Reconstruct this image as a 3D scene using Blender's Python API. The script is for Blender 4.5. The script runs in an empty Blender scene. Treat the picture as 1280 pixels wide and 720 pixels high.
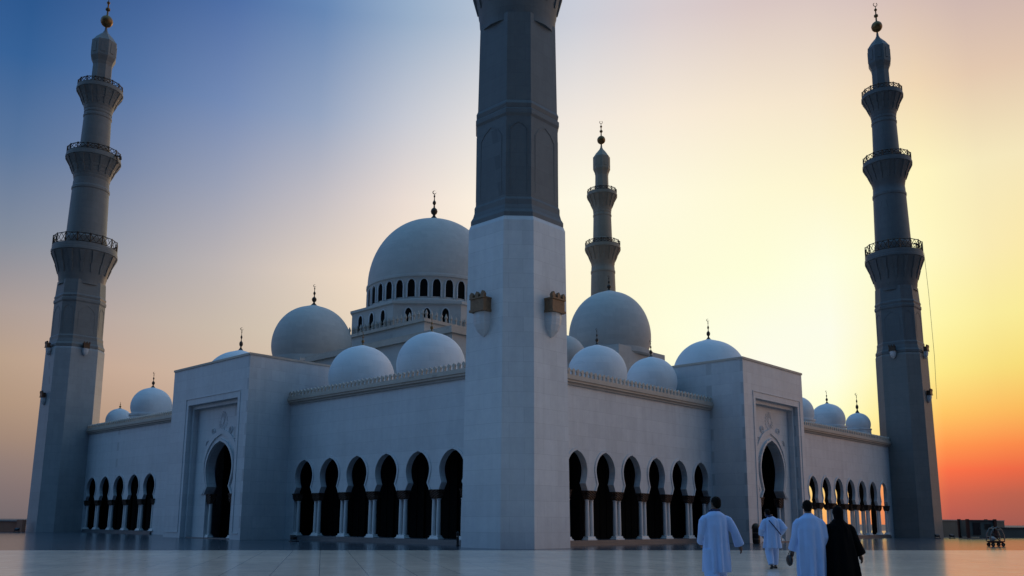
import bpy, bmesh, math, random
from mathutils import Vector, Matrix
from mathutils.geometry import tessellate_polygon
random.seed(7)
PI = math.pi
scene = bpy.context.scene
COL = scene.collection

# ------------------------------------------------------------------ materials
def new_mat(name):
    m = bpy.data.materials.new(name); m.use_nodes = True
    nt = m.node_tree; b = nt.nodes['Principled BSDF']
    return m, nt, b

def noise(nt, scale, detail=4, rough=.55, vec=None):
    n = nt.nodes.new('ShaderNodeTexNoise'); n.inputs['Scale'].default_value = scale
    n.inputs['Detail'].default_value = detail; n.inputs['Roughness'].default_value = rough
    if vec: nt.links.new(vec, n.inputs['Vector'])
    return n

def ramp(nt, fac, stops):
    r = nt.nodes.new('ShaderNodeValToRGB'); nt.links.new(fac, r.inputs[0])
    e = r.color_ramp.elements
    while len(e) > 1: e.remove(e[-1])
    e[0].position = stops[0][0]; e[0].color = (*stops[0][1], 1)
    for p, c in stops[1:]:
        k = e.new(p); k.color = (*c, 1)
    return r

def simple(name, col, rough=.6, metal=0., var=.12, scale=1.5, bump=0., coat=0):
    m, nt, b = new_mat(name)
    tc = nt.nodes.new('ShaderNodeTexCoord')
    n = noise(nt, scale, 6, .6, tc.outputs['Object'])
    lo = tuple(max(0, c*(1-var)) for c in col); hi = tuple(min(1, c*(1+var)) for c in col)
    r = ramp(nt, n.outputs[0], [(.3, lo), (.7, hi)])
    nt.links.new(r.outputs[0], b.inputs['Base Color'])
    b.inputs['Roughness'].default_value = rough; b.inputs['Metallic'].default_value = metal
    if bump:
        n2 = noise(nt, scale*12, 5, .6, tc.outputs['Object'])
        bp = nt.nodes.new('ShaderNodeBump'); bp.inputs['Strength'].default_value = bump; bp.inputs['Distance'].default_value = .02
        nt.links.new(n2.outputs[0], bp.inputs['Height']); nt.links.new(bp.outputs[0], b.inputs['Normal'])
    return m

def marble_mat(name, col, joint_w=1.6, joint_h=.8, rough=.38, var=.09, jd=.76, jsize=.010):
    """white marble cladding: slab joints by height and a soft cloud of grey"""
    m, nt, b = new_mat(name)
    tc = nt.nodes.new('ShaderNodeTexCoord'); N = nt.nodes; Lk = nt.links
    geo = N.new('ShaderNodeNewGeometry')
    sep = N.new('ShaderNodeSeparateXYZ'); Lk.new(tc.outputs['Object'], sep.inputs[0])
    add = N.new('ShaderNodeMath'); add.operation = 'ADD'
    Lk.new(sep.outputs[0], add.inputs[0]); Lk.new(sep.outputs[1], add.inputs[1])
    cmb = N.new('ShaderNodeCombineXYZ'); Lk.new(add.outputs[0], cmb.inputs[0]); Lk.new(sep.outputs[2], cmb.inputs[1])
    br = N.new('ShaderNodeTexBrick'); Lk.new(cmb.outputs[0], br.inputs['Vector'])
    br.inputs['Scale'].default_value = 1; br.inputs['Mortar Size'].default_value = jsize; br.inputs['Mortar Smooth'].default_value = .3
    br.inputs['Brick Width'].default_value = joint_w; br.inputs['Row Height'].default_value = joint_h
    br.inputs['Color1'].default_value = (.91, .915, .92, 1); br.inputs['Color2'].default_value = (1, 1, 1, 1)
    br.inputs['Mortar'].default_value = (jd, jd, jd, 1)
    n1 = noise(nt, .35, 6, .6, tc.outputs['Object']); n2 = noise(nt, 2.2, 8, .7, tc.outputs['Object'])
    r1 = ramp(nt, n1.outputs[0], [(.3, (1-var,)*3), (.7, (1., 1., 1.))])
    r2 = ramp(nt, n2.outputs[0], [(.35, (1-var*.8, 1-var*.8, 1-var*.6)), (.6, (1., 1., 1.))])
    def mul(a, bb):
        x = N.new('ShaderNodeMix'); x.data_type = 'RGBA'; x.blend_type = 'MULTIPLY'; x.inputs[0].default_value = 1
        Lk.new(a, x.inputs[6])
        if hasattr(bb, 'links'): Lk.new(bb, x.inputs[7])
        else: x.inputs[7].default_value = (*bb, 1)
        return x.outputs[2]
    mp = N.new('ShaderNodeMapping'); Lk.new(tc.outputs['Object'], mp.inputs[0]); mp.inputs['Scale'].default_value = (1.6, 1.6, .12)
    n3 = noise(nt, 1., 6, .65, mp.outputs[0]); r3 = ramp(nt, n3.outputs[0], [(.38, (1-var*.7, 1-var*.75, 1-var*.8)), (.58, (1., 1., 1.))])
    c = mul(mul(mul(mul(br.outputs[0], r1.outputs[0]), r2.outputs[0]), r3.outputs[0]), col)
    Lk.new(c, b.inputs['Base Color']); b.inputs['Roughness'].default_value = rough
    b.inputs['Specular IOR Level'].default_value = .25
    return m

M = {}
M['marble'] = marble_mat('white_marble', (.74, .74, .74))
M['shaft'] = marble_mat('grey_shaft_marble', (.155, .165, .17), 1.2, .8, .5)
M['shade_mid'] = marble_mat('shaded_marble_mid', (.23, .23, .22), 1.2, .8, .5)  # right base and left shaft: minaret marble with shade put into its colour
M['shade_pale'] = marble_mat('shaded_marble_pale', (.42, .43, .43), 1.2, .8, .45)  # far left base: the near minaret's marble darkened, shade painted in
M['sandstone'] = marble_mat('sandy_marble', (.40, .335, .25), 1.2, .8, .5)
M['marble_cream'] = marble_mat('cream_marble', (.62, .52, .43), 1.2, .6, .45)
M['dome'] = marble_mat('dome_marble', (.80, .81, .82), .9, .5, .6, .035, .88)
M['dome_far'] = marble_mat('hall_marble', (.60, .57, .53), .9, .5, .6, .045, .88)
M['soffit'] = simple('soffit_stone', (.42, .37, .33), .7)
M['bronze'] = simple('dark_bronze', (.07, .045, .03), .45, .6)
M['goldleaf'] = simple('dull_gold', (.20, .11, .04), .42, .7, .25, 3)
M['palm'] = simple('gilded_palm', (.07, .035, .02), .5, .3, .3, 6, .4)
M['lampbox'] = simple('weathered_brass', (.22, .13, .07), .6, .3, .25, 5, .3)
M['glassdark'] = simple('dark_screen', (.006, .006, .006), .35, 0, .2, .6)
M['void'] = simple('interior_shade', (.007, .006, .006), .7, 0, .3, 2)  # near-black stands in for shade inside galleries and portals; frames share it
M['column'] = simple('column_marble', (.72, .70, .68), .3, 0, .06, 2)
M['galfloor'] = simple('gallery_stone', (.16, .16, .17), .25, 0, .15, .8)
M['plinth'] = simple('plinth_stone', (.12, .125, .135), .35, 0, .15, .7)
M['parapet_red'] = simple('red_brown_wall', (.66, .25, .15), .8, 0, .2, .5, .2)
M['parapet_grey'] = simple('grey_green_wall', (.13, .13, .11), .8, 0, .2, .5, .2)
M['cabin'] = simple('grey_metal_box', (.13, .15, .13), .6, .1, .15, .8)
M['rust'] = simple('rusty_post', (.10, .03, .018), .8, 0, .3, 3)
M['steel'] = simple('brushed_tube', (.25, .22, .20), .4, .8, .1, 3)
M['black'] = simple('black_paint', (.012, .012, .013), .5, 0, .2, 3)
M['bag'] = simple('pale_sack', (.55, .52, .48), .8, 0, .1, 4)
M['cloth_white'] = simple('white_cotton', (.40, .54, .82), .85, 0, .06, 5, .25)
M['cloth_shade'] = simple('grey_cotton', (.50, .52, .56), .9, 0, .1, 5, .25)
M['cloth_black'] = simple('black_cloth', (.0025, .0025, .003), .9, 0, .2, 5, .2)
M['cloth_navy'] = simple('navy_cloth', (.02, .03, .09), .9, 0, .2, 5)
M['skin'] = simple('brown_skin', (.13, .07, .045), .55, 0, .1, 8)
M['hair'] = simple('black_hair', (.008, .007, .006), .6, 0, .3, 30, .5)
M['leather'] = simple('black_leather', (.01, .009, .009), .4, 0, .2, 10)
M['sand'] = simple('dusty_land', (.16, .12, .10), .95, 0, .25, .02)

def paving(name, c1, c2, mortar, rough, w, h, bump, rot=0., ior=2.0):
    m, nt, b = new_mat(name); N = nt.nodes; Lk = nt.links
    tc = N.new('ShaderNodeTexCoord'); mp = N.new('ShaderNodeMapping'); Lk.new(tc.outputs['Object'], mp.inputs[0])
    mp.inputs['Rotation'].default_value = (0, 0, rot)
    br = N.new('ShaderNodeTexBrick'); Lk.new(mp.outputs[0], br.inputs['Vector'])
    br.offset = 0.
    br.inputs['Scale'].default_value = 1; br.inputs['Brick Width'].default_value = w; br.inputs['Row Height'].default_value = h
    br.inputs['Mortar Size'].default_value = .012; br.inputs['Mortar Smooth'].default_value = .2
    br.inputs['Color1'].default_value = (*c1, 1); br.inputs['Color2'].default_value = (*c2, 1); br.inputs['Mortar'].default_value = (*mortar, 1)
    n1 = noise(nt, .11, 6, .65, mp.outputs[0]); n2 = noise(nt, 1.7, 7, .7, mp.outputs[0])
    r1 = ramp(nt, n1.outputs[0], [(.32, (.72, .74, .78)), (.66, (1., 1., 1.))])
    r2 = ramp(nt, n2.outputs[0], [(.3, (.86, .86, .87)), (.65, (1., 1., 1.))])
    x = N.new('ShaderNodeMix'); x.data_type = 'RGBA'; x.blend_type = 'MULTIPLY'; x.inputs[0].default_value = 1
    Lk.new(br.outputs[0], x.inputs[6]); Lk.new(r1.outputs[0], x.inputs[7])
    y = N.new('ShaderNodeMix'); y.data_type = 'RGBA'; y.blend_type = 'MULTIPLY'; y.inputs[0].default_value = 1
    Lk.new(x.outputs[2], y.inputs[6]); Lk.new(r2.outputs[0], y.inputs[7])
    Lk.new(y.outputs[2], b.inputs['Base Color'])
    rr = N.new('ShaderNodeMapRange'); Lk.new(n2.outputs[0], rr.inputs[0])
    rr.inputs[3].default_value = rough*.75; rr.inputs[4].default_value = rough*1.35
    Lk.new(rr.outputs[0], b.inputs['Roughness']); b.inputs['IOR'].default_value = ior
    bp = N.new('ShaderNodeBump'); bp.inputs['Strength'].default_value = bump; bp.inputs['Distance'].default_value = .004
    n3 = noise(nt, .9, 3, .5, mp.outputs[0]); Lk.new(n3.outputs[0], bp.inputs['Height']); Lk.new(bp.outputs[0], b.inputs['Normal'])
    return m
M['pave_light'] = paving('light_marble_paving', (.90, .70, .54), (.80, .63, .49), (.36, .30, .25), .175, 1.2, 1.2, .12, math.radians(-11.7))
M['pave_dark'] = paving('dark_granite_paving', (.10, .115, .13), (.075, .085, .10), (.05, .05, .055), .16, 1.2, 1.2, .25, math.radians(-11.7), 1.22)
M['pave_court'] = paving('court_marble_paving', (.62, .60, .56), (.55, .54, .5), (.3, .3, .3), .18, 1.2, 1.2, .25, math.radians(43.5))

for k in ('glassdark', 'void', 'cloth_black', 'hair'):
    bb = M[k].node_tree.nodes['Principled BSDF']; bb.inputs['Roughness'].default_value = .85; bb.inputs['Specular IOR Level'].default_value = .08
# ------------------------------------------------------------------ mesh helpers
class MB:
    def __init__(s): s.v = []; s.f = []
    def poly_loft(s, rings, cap0=True, cap1=True, closed=True):
        """rings: list of lists of points, same length"""
        n = len(rings[0]); base = len(s.v)
        for r in rings: s.v += [tuple(p) for p in r]
        for i in range(len(rings)-1):
            for j in range(n if closed else n-1):
                a = base+i*n+j; b = base+i*n+(j+1) % n
                s.f.append((a, b, b+n, a+n))
        if cap0: s.f.append(tuple(base+j for j in reversed(range(n))))
        if cap1: s.f.append(tuple(base+(len(rings)-1)*n+j for j in range(n)))
    def lathe(s, prof, n=32, c=(0, 0), cap0=True, cap1=True, poly=None):
        """prof [(r,z)]; poly: unit polygon, else circle"""
        pts = poly or [(math.cos(2*PI*k/n), math.sin(2*PI*k/n)) for k in range(n)]
        s.poly_loft([[(c[0]+r*x, c[1]+r*y, z) for x, y in pts] for r, z in prof], cap0, cap1)
    def box(s, o, ux, uy, uz):
        """corner o and three edge vectors"""
        o, ux, uy, uz = map(Vector, (o, ux, uy, uz))
        s.poly_loft([[o, o+ux, o+ux+uy, o+uy], [o+uz, o+uz+ux, o+uz+ux+uy, o+uz+uy]])
    def cbox(s, c, sx, sy, sz, ang=0):
        ca, sa = math.cos(ang), math.sin(ang)
        ux = Vector((ca, sa, 0))*sx; uy = Vector((-sa, ca, 0))*sy
        s.box(Vector(c)-ux/2-uy/2, ux, uy, (0, 0, sz))
    def prism(s, outline, P, d0, d1):
        """outline [(s,z)] concave polygon in a wall frame, P(s,d,z) -> point"""
        tri = tessellate_polygon([[Vector((a, b, 0)) for a, b in outline]])
        n = len(outline); base = len(s.v)
        s.v += [tuple(P(a, d0, b)) for a, b in outline]; s.v += [tuple(P(a, d1, b)) for a, b in outline]
        for t in tri:
            s.f.append(tuple(base+i for i in t)); s.f.append(tuple(base+n+i for i in reversed(t)))
        for i in range(n):
            j = (i+1) % n; s.f.append((base+i, base+j, base+n+j, base+n+i))
    def fbox(s, P, s0, s1, d0, d1, z0, z1):
        s.prism([(s0, z0), (s1, z0), (s1, z1), (s0, z1)], P, d0, d1)
    def tube(s, pts, rad, n=8, cap=True):
        pts = [Vector(p) for p in pts]; rings = []
        rad = rad if isinstance(rad, (list, tuple)) else [rad]*len(pts)
        up = Vector((0, 0, 1)); prev = None
        for i, p in enumerate(pts):
            t = (pts[min(i+1, len(pts)-1)]-pts[max(i-1, 0)]).normalized()
            if prev is None:
                a = up if abs(t.z) < .9 else Vector((0, 1, 0)); prev = t.cross(a).normalized()
            x = (prev - t*prev.dot(t)).normalized(); y = t.cross(x); prev = x
            r = rad[i]; rx, ry = r if isinstance(r, tuple) else (r, r)
            rings.append([p+x*math.cos(2*PI*k/n)*rx+y*math.sin(2*PI*k/n)*ry for k in range(n)])
        s.poly_loft(rings, cap, cap)
    def ball(s, c, rx, ry=None, rz=None, n=14, m=9, rot=None):
        ry = ry or rx; rz = rz or rx; c = Vector(c); rings = []
        for i in range(m+1):
            a = -PI/2+PI*i/m; a = max(-PI/2+.05, min(PI/2-.05, a)); ring = []
            for k in range(n):
                p = Vector((rx*math.cos(a)*math.cos(2*PI*k/n), ry*math.cos(a)*math.sin(2*PI*k/n), rz*math.sin(a)))
                if rot: p = rot @ p
                ring.append(c+p)
            rings.append(ring)
        s.poly_loft(rings)
    def build(s, name, mat, parent=None, smooth=False, origin=None, angle=40):
        me = bpy.data.meshes.new(name)
        org = Vector(origin) if origin is not None else Vector((0, 0, 0))
        me.from_pydata([tuple(Vector(v)-org) for v in s.v], [], s.f)
        bm = bmesh.new(); bm.from_mesh(me); bmesh.ops.recalc_face_normals(bm, faces=bm.faces[:])
        if smooth:
            for f in bm.faces: f.smooth = True
            for e in bm.edges:
                if len(e.link_faces) == 2 and e.calc_face_angle(0) > math.radians(angle): e.smooth = False
        bm.to_mesh(me); bm.free()
        me.materials.append(M[mat]); o = bpy.data.objects.new(name, me); COL.objects.link(o)
        if origin is not None: o.location = org
        if parent is not None:
            o.parent = parent; o.matrix_parent_inverse = parent_world(parent).inverted()
        return o

def parent_world(p):
    m = p.matrix_basis.copy()
    while p.parent is not None:
        m = p.parent.matrix_basis @ p.matrix_parent_inverse @ m if False else (p.parent.matrix_basis @ p.matrix_parent_inverse @ m)
        p = p.parent
    return m

def empty(name, loc, label, cat, group=None):
    o = bpy.data.objects.new(name, None); COL.objects.link(o); o.location = loc; o.empty_display_size = .5
    o['label'] = label; o['category'] = cat
    if group: o['group'] = group
    return o
def tag(o, label, cat, group=None):
    o['label'] = label; o['category'] = cat
    if group: o['group'] = group
    return o

# ------------------------------------------------------------------ plan
Cc = Vector((.604, 47.336)); uL = Vector((-.72594, .68776)); uR = Vector((.68776, .72594))
oL = -uR; oR = -uL
Lc = Cc+uL*64.64; Rc = Cc+uR*61.25
def frame(u, o):
    def P(s, d, z):
        p = Cc+u*s+o*d; return Vector((p.x, p.y, z))
    return P
PL = frame(uL, oL); PR = frame(uR, oR)
AX = math.atan2(uR.y, uR.x)

# ------------------------------------------------------------------ ground
def sheet(name, pts, z, mat):
    b = MB(); b.v = [(x, y, z) for x, y in pts]; b.f = [tuple(range(len(pts)))]
    o = b.build(name, mat); o['kind'] = 'structure'; return o
sheet('ground', [(-4000, -4000), (4000, -4000), (4000, 4000), (-4000, 4000)], -.35, 'sand')
b = MB(); b.cbox((0, 60, -.34), 250, 250, .34); o = b.build('plaza', 'pave_dark'); o['kind'] = 'structure'
def yl(x): return 42.25+.207*x
sheet('light_paving', [(-90, -45), (90, -45), (90, yl(90)), (-90, yl(-90))], .004, 'pave_light')
g0 = Cc+uL*6+uR*6; g1 = Cc+uR*59+uL*6; g2 = Cc+uR*58+uL*52; g3 = Cc+uL*59+uR*6
g3b = Cc+uL*59+uR*44
sheet('courtyard', [tuple(g0), tuple(g1), tuple(g2), tuple(g3b), tuple(g3)], .004, 'pave_court')

# ------------------------------------------------------------------ finials and domes
def finial(parent, x, y, z, h, r, mat='bronze', name='finial', two=True):
    b = MB()
    prof = [(r*1.7, 0), (r*1.2, .05*h), (r*.55, .12*h), (r*.4, .17*h), (r*.95, .22*h), (r*1.15, .29*h), (r*.95, .36*h), (r*.3, .42*h),
            (r*.22, .5*h), (r*.55, .55*h), (r*.6, .59*h), (r*.45, .63*h), (r*.18, .67*h), (r*.14, .76*h), (r*.3, .79*h), (r*.3, .82*h), (r*.12, .85*h), (r*.05, .9*h)]
    b.lathe([(a, z+q) for a, q in prof], 14, (x, y))
    # crescent
    cr = []; R = .055*h
    for k in range(13):
        a = math.radians(-60+300*k/12+0) - PI/2+math.radians(90)
        cr.append((x+R*math.cos(a+math.radians(120)), y, z+.94*h+R*math.sin(a+math.radians(120))))
    b.tube(cr, [max(.25, math.sin(PI*k/12))*R*.3 for k in range(13)], 6)
    return b.build(name, mat, parent, True, (x, y, z))

def dome_profile(R, H, tuck=.93):
    pr = []
    for k in range(0, 7):     # tuck below the equator
        a = -.42*(1-k/6); pr.append((R*math.cos(a), R*math.sin(a)*.9))
    for k in range(1, 25):
        a = PI/2*k/24
        r = R*math.cos(a)**.93 if k < 24 else 0
        z = H*math.sin(a)
        pr.append((r, z))
    # pointed tip
    pr = [(r, z + (max(0, .30*R-r)/(.30*R))**1.6*.06*R if z > 0 else z) for r, z in pr]
    pr[-1] = (R*.012, pr[-1][1])
    return pr
def add_dome(parent, x, y, ztop, R, zroof, fin=(1.2, .14), fmat='bronze', n=56, name='dome', drum_windows=0, H=None, drum=True, mat='dome'):
    H = H or R*.98; ze = ztop-H-.06*R
    pr = [(r, ze+z) for r, z in dome_profile(R, H)]
    b = MB(); b.lathe(pr, n, (x, y)); d = b.build(name, mat, parent, True, (x, y, ze), 60)
    finial(d, x, y, ztop-.03*R, fin[0], fin[1], fmat)
    if drum:
        zb = ze-R*.37
        b = MB(); b.lathe([(R*1.0, zroof), (R*1.0, zb-.16*R), (R*1.05, zb-.12*R), (R*1.05, zb-.03*R), (R*.93, zb), (R*.93, zb+.04*R)], n, (x, y))
        b.build('drum', 'marble' if mat == 'dome' else mat, d, True, (x, y, zroof))
    return d

# ------------------------------------------------------------------ keyhole arch
def keyhole(c, w, top, pinch, spring_bottom, z0):
    """outline of an opening from right foot over the top to left foot, (s,z); w = half width of the bulge"""
    H = top-pinch; right = []
    right.append((c+w*1.0, z0)); right.append((c+w*1.0, spring_bottom)); right.append((c+w*.97, spring_bottom+.12*(pinch-spring_bottom)+.05))
    right.append((c+w*.80, pinch))
    K = 14
    for k in range(1, K):
        t = k/K                       # bulge then pointed apex
        z = pinch+H*t
        if t < .42: x = .80+.20*math.sin(PI/2*t/.42)
        else:
            q = (t-.42)/.58; x = (1-q**2.05)**.62 if q < 1 else 0
            x = x*(1-.06*q)
        right.append((c+w*x, z))
    pts = right+[(c, top)]+[(2*c-a, z) for a, z in reversed(right)]
    return pts

def capital(parent, P, s, d, z0, z1, w, dep):
    b = MB(); K = 9; rings = []
    for i in range(K):
        t = i/(K-1); z = z0+(z1-z0)*t
        g = .55+.45*t**1.5+.14*math.sin(PI*min(1, t*1.4))
        ring = []
        for k in range(20):
            a = 2*PI*k/20; lob = 1+.07*math.cos(10*a+PI*(i % 2))*(1 if 0 < i < K-1 else .2)
            x = max(-1, min(1, math.cos(a)*1.25)); y = max(-1, min(1, math.sin(a)*1.25))
            ring.append(P(s+w/2*g*lob*x, d+dep/2*g*lob*y, z))
        rings.append(ring)
    b.poly_loft(rings)
    return b.build('capital', 'palm', parent, False, P(s, d, z0))

def twin_column(parent, P, s, d=-.2, z0=.3, z1=2.66, ztop=3.2, w=.95):
    b = MB()
    for e in (-.2, .2):
        p = P(s+e, d, 0)
        b.lathe([(.125, z0+.2), (.14, z0+.3), (.135, (z0+z1)/2), (.12, z1-.05), (.15, z1-.03), (.15, z1+.02)], 16, (p.x, p.y))
    c = b.build('column', 'column', parent, True, P(s, d, z0))
    b = MB()
    rings = []
    for h, g in ((0, .9), (.06, .9), (.09, .76), (.15, .7), (.2, .68), (.22, .6)):
        rings.append([P(s+x*.5*g, d+y*.27*g, z0+h) for x, y in ((-1, -1), (1, -1), (1, 1), (-1, 1))])
    b.poly_loft(rings); b.build('column_base', 'column', c, False, P(s, d, z0))
    capital(c, P, s, d, z1, ztop, w, .62)
    return c

def merlons(P, s0, s1, d, z0, z1, pitch=.42):
    b = MB(); n = int((s1-s0)/pitch); pitch = (s1-s0)/n
    b.fbox(P, s0, s1, d-.22, d, z0, z0+.14)
    h = z1-z0-.14
    for k in range(n):
        c = s0+(k+.5)*pitch; w = pitch*.33
        out = [(c-w*.55, z0+.13), (c+w*.55, z0+.13), (c+w*.6, z0+.14+.4*h), (c+w, z0+.14+.62*h), (c+w*.72, z0+.14+.82*h), (c, z1),
               (c-w*.72, z0+.14+.82*h), (c-w, z0+.14+.62*h), (c-w*.6, z0+.14+.4*h)]
        b.prism(out, P, d-.17, d-.05)
    return b

def wing(name, label, P, s0, s1, centres, pitch, zc, see=False, dome_list=(), gal=5.2, roof_s0=None, th=.4):
    T = empty(name, P((s0+s1)/2, 0, 0), label, 'arcade wing')
    hw = pitch*.5-.44
    top, pinch, sb = 5.55, 3.62, 3.2
    fz = .3
    cs = sorted(centres)
    def outline(z0w):
        pts = [(s0, -.05)]
        k0 = cs[0]-hw*1.0
        pts = [(s0, .0)]
        pts.append((k0, 0.))
        for i, c in enumerate(cs):
            arch = keyhole(c, hw, top, pinch, sb, 0.)
            arch = list(reversed(arch))        # left foot -> right foot
            if i > 0: arch = arch[1:]
            if i < len(cs)-1: arch = arch[:-1]
            if i == 0: arch = arch[1:]
            if i == len(cs)-1:
                pass
            pts += arch
        pts.append((s1, 0.)); pts.append((s1, zc)); pts.append((s0, zc))
        out = []
        for p in pts:
            if not out or (abs(out[-1][0]-p[0])+abs(out[-1][1]-p[1]) > 1e-5): out.append(p)
        return out
    b = MB(); b.prism(outline(0), P, -th, 0.); b.build('wall', 'marble', T, False, P(s0, 0, 0))
    # raised edge round each arch
    b = MB()
    for c in cs:
        a = keyhole(c, hw, top, pinch, sb, 0)[1:-1]; o2 = []
        a2 = keyhole(c, hw+.13, top+.17, pinch-.02, sb, 0)[1:-1]
        b.prism(a+list(reversed(a2)), P, -.0, .05)
    b.build('arch_moulding', 'marble', T, False, P(s0, 0, 0))
    # cornice
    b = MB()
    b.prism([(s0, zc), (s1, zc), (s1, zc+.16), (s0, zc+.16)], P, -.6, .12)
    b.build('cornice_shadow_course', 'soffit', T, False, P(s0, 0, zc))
    b = MB()
    b.fbox(P, s0, s1, -.6, .24, zc+.163, zc+.30); b.fbox(P, s0, s1, -.6, .32, zc+.303, zc+.45)
    b.build('cornice', 'marble_cream', T, False, P(s0, 0, zc))
    merlons(P, s0+.02, s1-.02, .26, zc+.453, zc+1.0).build('battlement', 'marble_cream', T, False, P(s0, 0, zc+.45))
    # plinth and floor
    b = MB(); b.fbox(P, cs[0]-hw-.02, cs[-1]+hw+.02, -gal, .18, .0, .15); b.fbox(P, cs[0]-hw-.01, cs[-1]+hw+.01, -gal, .10, .153, fz)
    b.build('plinth', 'plinth', T, False, P(s0, 0, 0))
    ends = [cs[0]-hw+.1] + [(cs[i]+cs[i+1])/2 for i in range(len(cs)-1)] + [cs[-1]+hw-.1]
    for i, s in enumerate(ends):
        c = twin_column(T, P, s, -th/2, w=.98 if 0 < i < len(ends)-1 else .7)
    rs = s0 if roof_s0 is None else roof_s0
    b = MB(); b.fbox(P, rs, s1, -gal-.5, -.403, zc-.1, zc+.14); b.build('roof', 'marble', T, False, P(s0, 0, zc))
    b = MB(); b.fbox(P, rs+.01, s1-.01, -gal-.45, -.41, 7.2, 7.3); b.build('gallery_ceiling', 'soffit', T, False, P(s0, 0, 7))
    if see:
        n = int((s1-rs-1)/pitch); ic = [rs+.5+(s1-rs-1)*(k+.5)/n for k in range(n)]; hp = (s1-rs-1)/n
        b = MB(); pts = [(rs, 0.)]
        for c in ic:
            ar = list(reversed(keyhole(c, hp*.5-.47, 4.95, pinch-.1, sb, 0.))); pts += ar[(0 if c == ic[0] else 1):(None if c == ic[-1] else -1)]
        pts += [(s1, 0.), (s1, zc-.12), (rs, zc-.12)]
        b.prism(pts, P, -gal-.18, -gal); b.build('inner_arcade', 'void', T, False, P(s0, -gal, 0))  # near-black colour paints shade onto the gallery's inner arches
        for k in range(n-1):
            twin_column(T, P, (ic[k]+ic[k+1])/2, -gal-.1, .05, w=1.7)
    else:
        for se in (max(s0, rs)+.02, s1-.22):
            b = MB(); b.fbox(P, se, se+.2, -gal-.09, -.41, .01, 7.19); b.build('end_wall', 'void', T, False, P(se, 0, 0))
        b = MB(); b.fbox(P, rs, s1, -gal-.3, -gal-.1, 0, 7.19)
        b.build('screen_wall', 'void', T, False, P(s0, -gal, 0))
        b = MB()
        for c in cs:
            b.fbox(P, c-1.05, c+1.05, -2.32, -2.28, fz+.002, 7.15)
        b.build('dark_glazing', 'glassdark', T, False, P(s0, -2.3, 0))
        b = MB()
        for c in cs:
            for e in (-1.05, -.35, .35, 1.05): b.fbox(P, c+e-.05, c+e+.05, -2.36, -2.24, fz+.004, 7.14)
            for z in (2.9, 5.): b.fbox(P, c-1.0, c+1.0, -2.35, -2.25, z, z+.1)
        b.build('glazing_frame', 'void', T, False, P(s0, -2.3, 0))
        b = MB()
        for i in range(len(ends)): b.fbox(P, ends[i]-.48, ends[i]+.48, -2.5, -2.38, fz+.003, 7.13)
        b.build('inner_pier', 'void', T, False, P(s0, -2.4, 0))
    for (s, d, zt, R, fh) in dome_list:
        p = P(s, d, 0); add_dome(T, p.x, p.y, zt, R, zc+.3, (fh, .10 if fh < 1.5 else .13), 'goldleaf' if fh < 1.15 else 'bronze')
    return T

LCS = [20.18-3.032*k for k in range(6)]; LCF = [47.0+3.3*k for k in range(5)]
RCS = [5.32+2.772*k for k in range(6)]; RCF = [40.1+2.76*k for k in range(7)]
def PLf(s, d, z): return PL(s, d-1.2, z)
def PRf(s, d, z): return PR(s, d-1.2, z)
wing('arcade_wing', 'white arched wall with six dark openings directly left of the foreground minaret', PL, 2.5, 22.35, LCS, 3.032, 9.58,
     dome_list=((11.02, -3.5, 14.02, 2.33, 1.1), (18.62, -3.5, 14.12, 2.4, 1.1)))
wing('arcade_wing', 'white arched wall with five dark openings beside the far left minaret', PLf, 33.6, 62.3, LCF, 3.2, 10.05, th=.26,
     dome_list=((37.7, -2.3, 14.2, 1.95, 1.3), (52.91, -2.3, 14.45, 1.97, 1.6), (60.4, -2.3, 12.95, 1.33, .7)))
wing('arcade_wing', 'arched wall with dark openings directly right of the foreground minaret', PR, 2.5, 20.8, RCS, 2.772, 9.35, roof_s0=6.1,
     dome_list=((12.0, -3.5, 13.4, 2.03, 1.2), (18.56, -3.5, 13.5, 1.88, 1.3)))
wing('arcade_wing', 'arched wall with sunset glow showing through its openings by the right minaret', PRf, 30.1, 58.95, RCF, 2.74, 9.32, see=True, gal=1.7, th=.24,
     dome_list=((42.4, -2.3, 13.2, 1.63, 1.3), (49.52, -2.3, 13.22, 1.65, 1.3), (57.14, -2.3, 13.0, 1.25, 2.1)))

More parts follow.
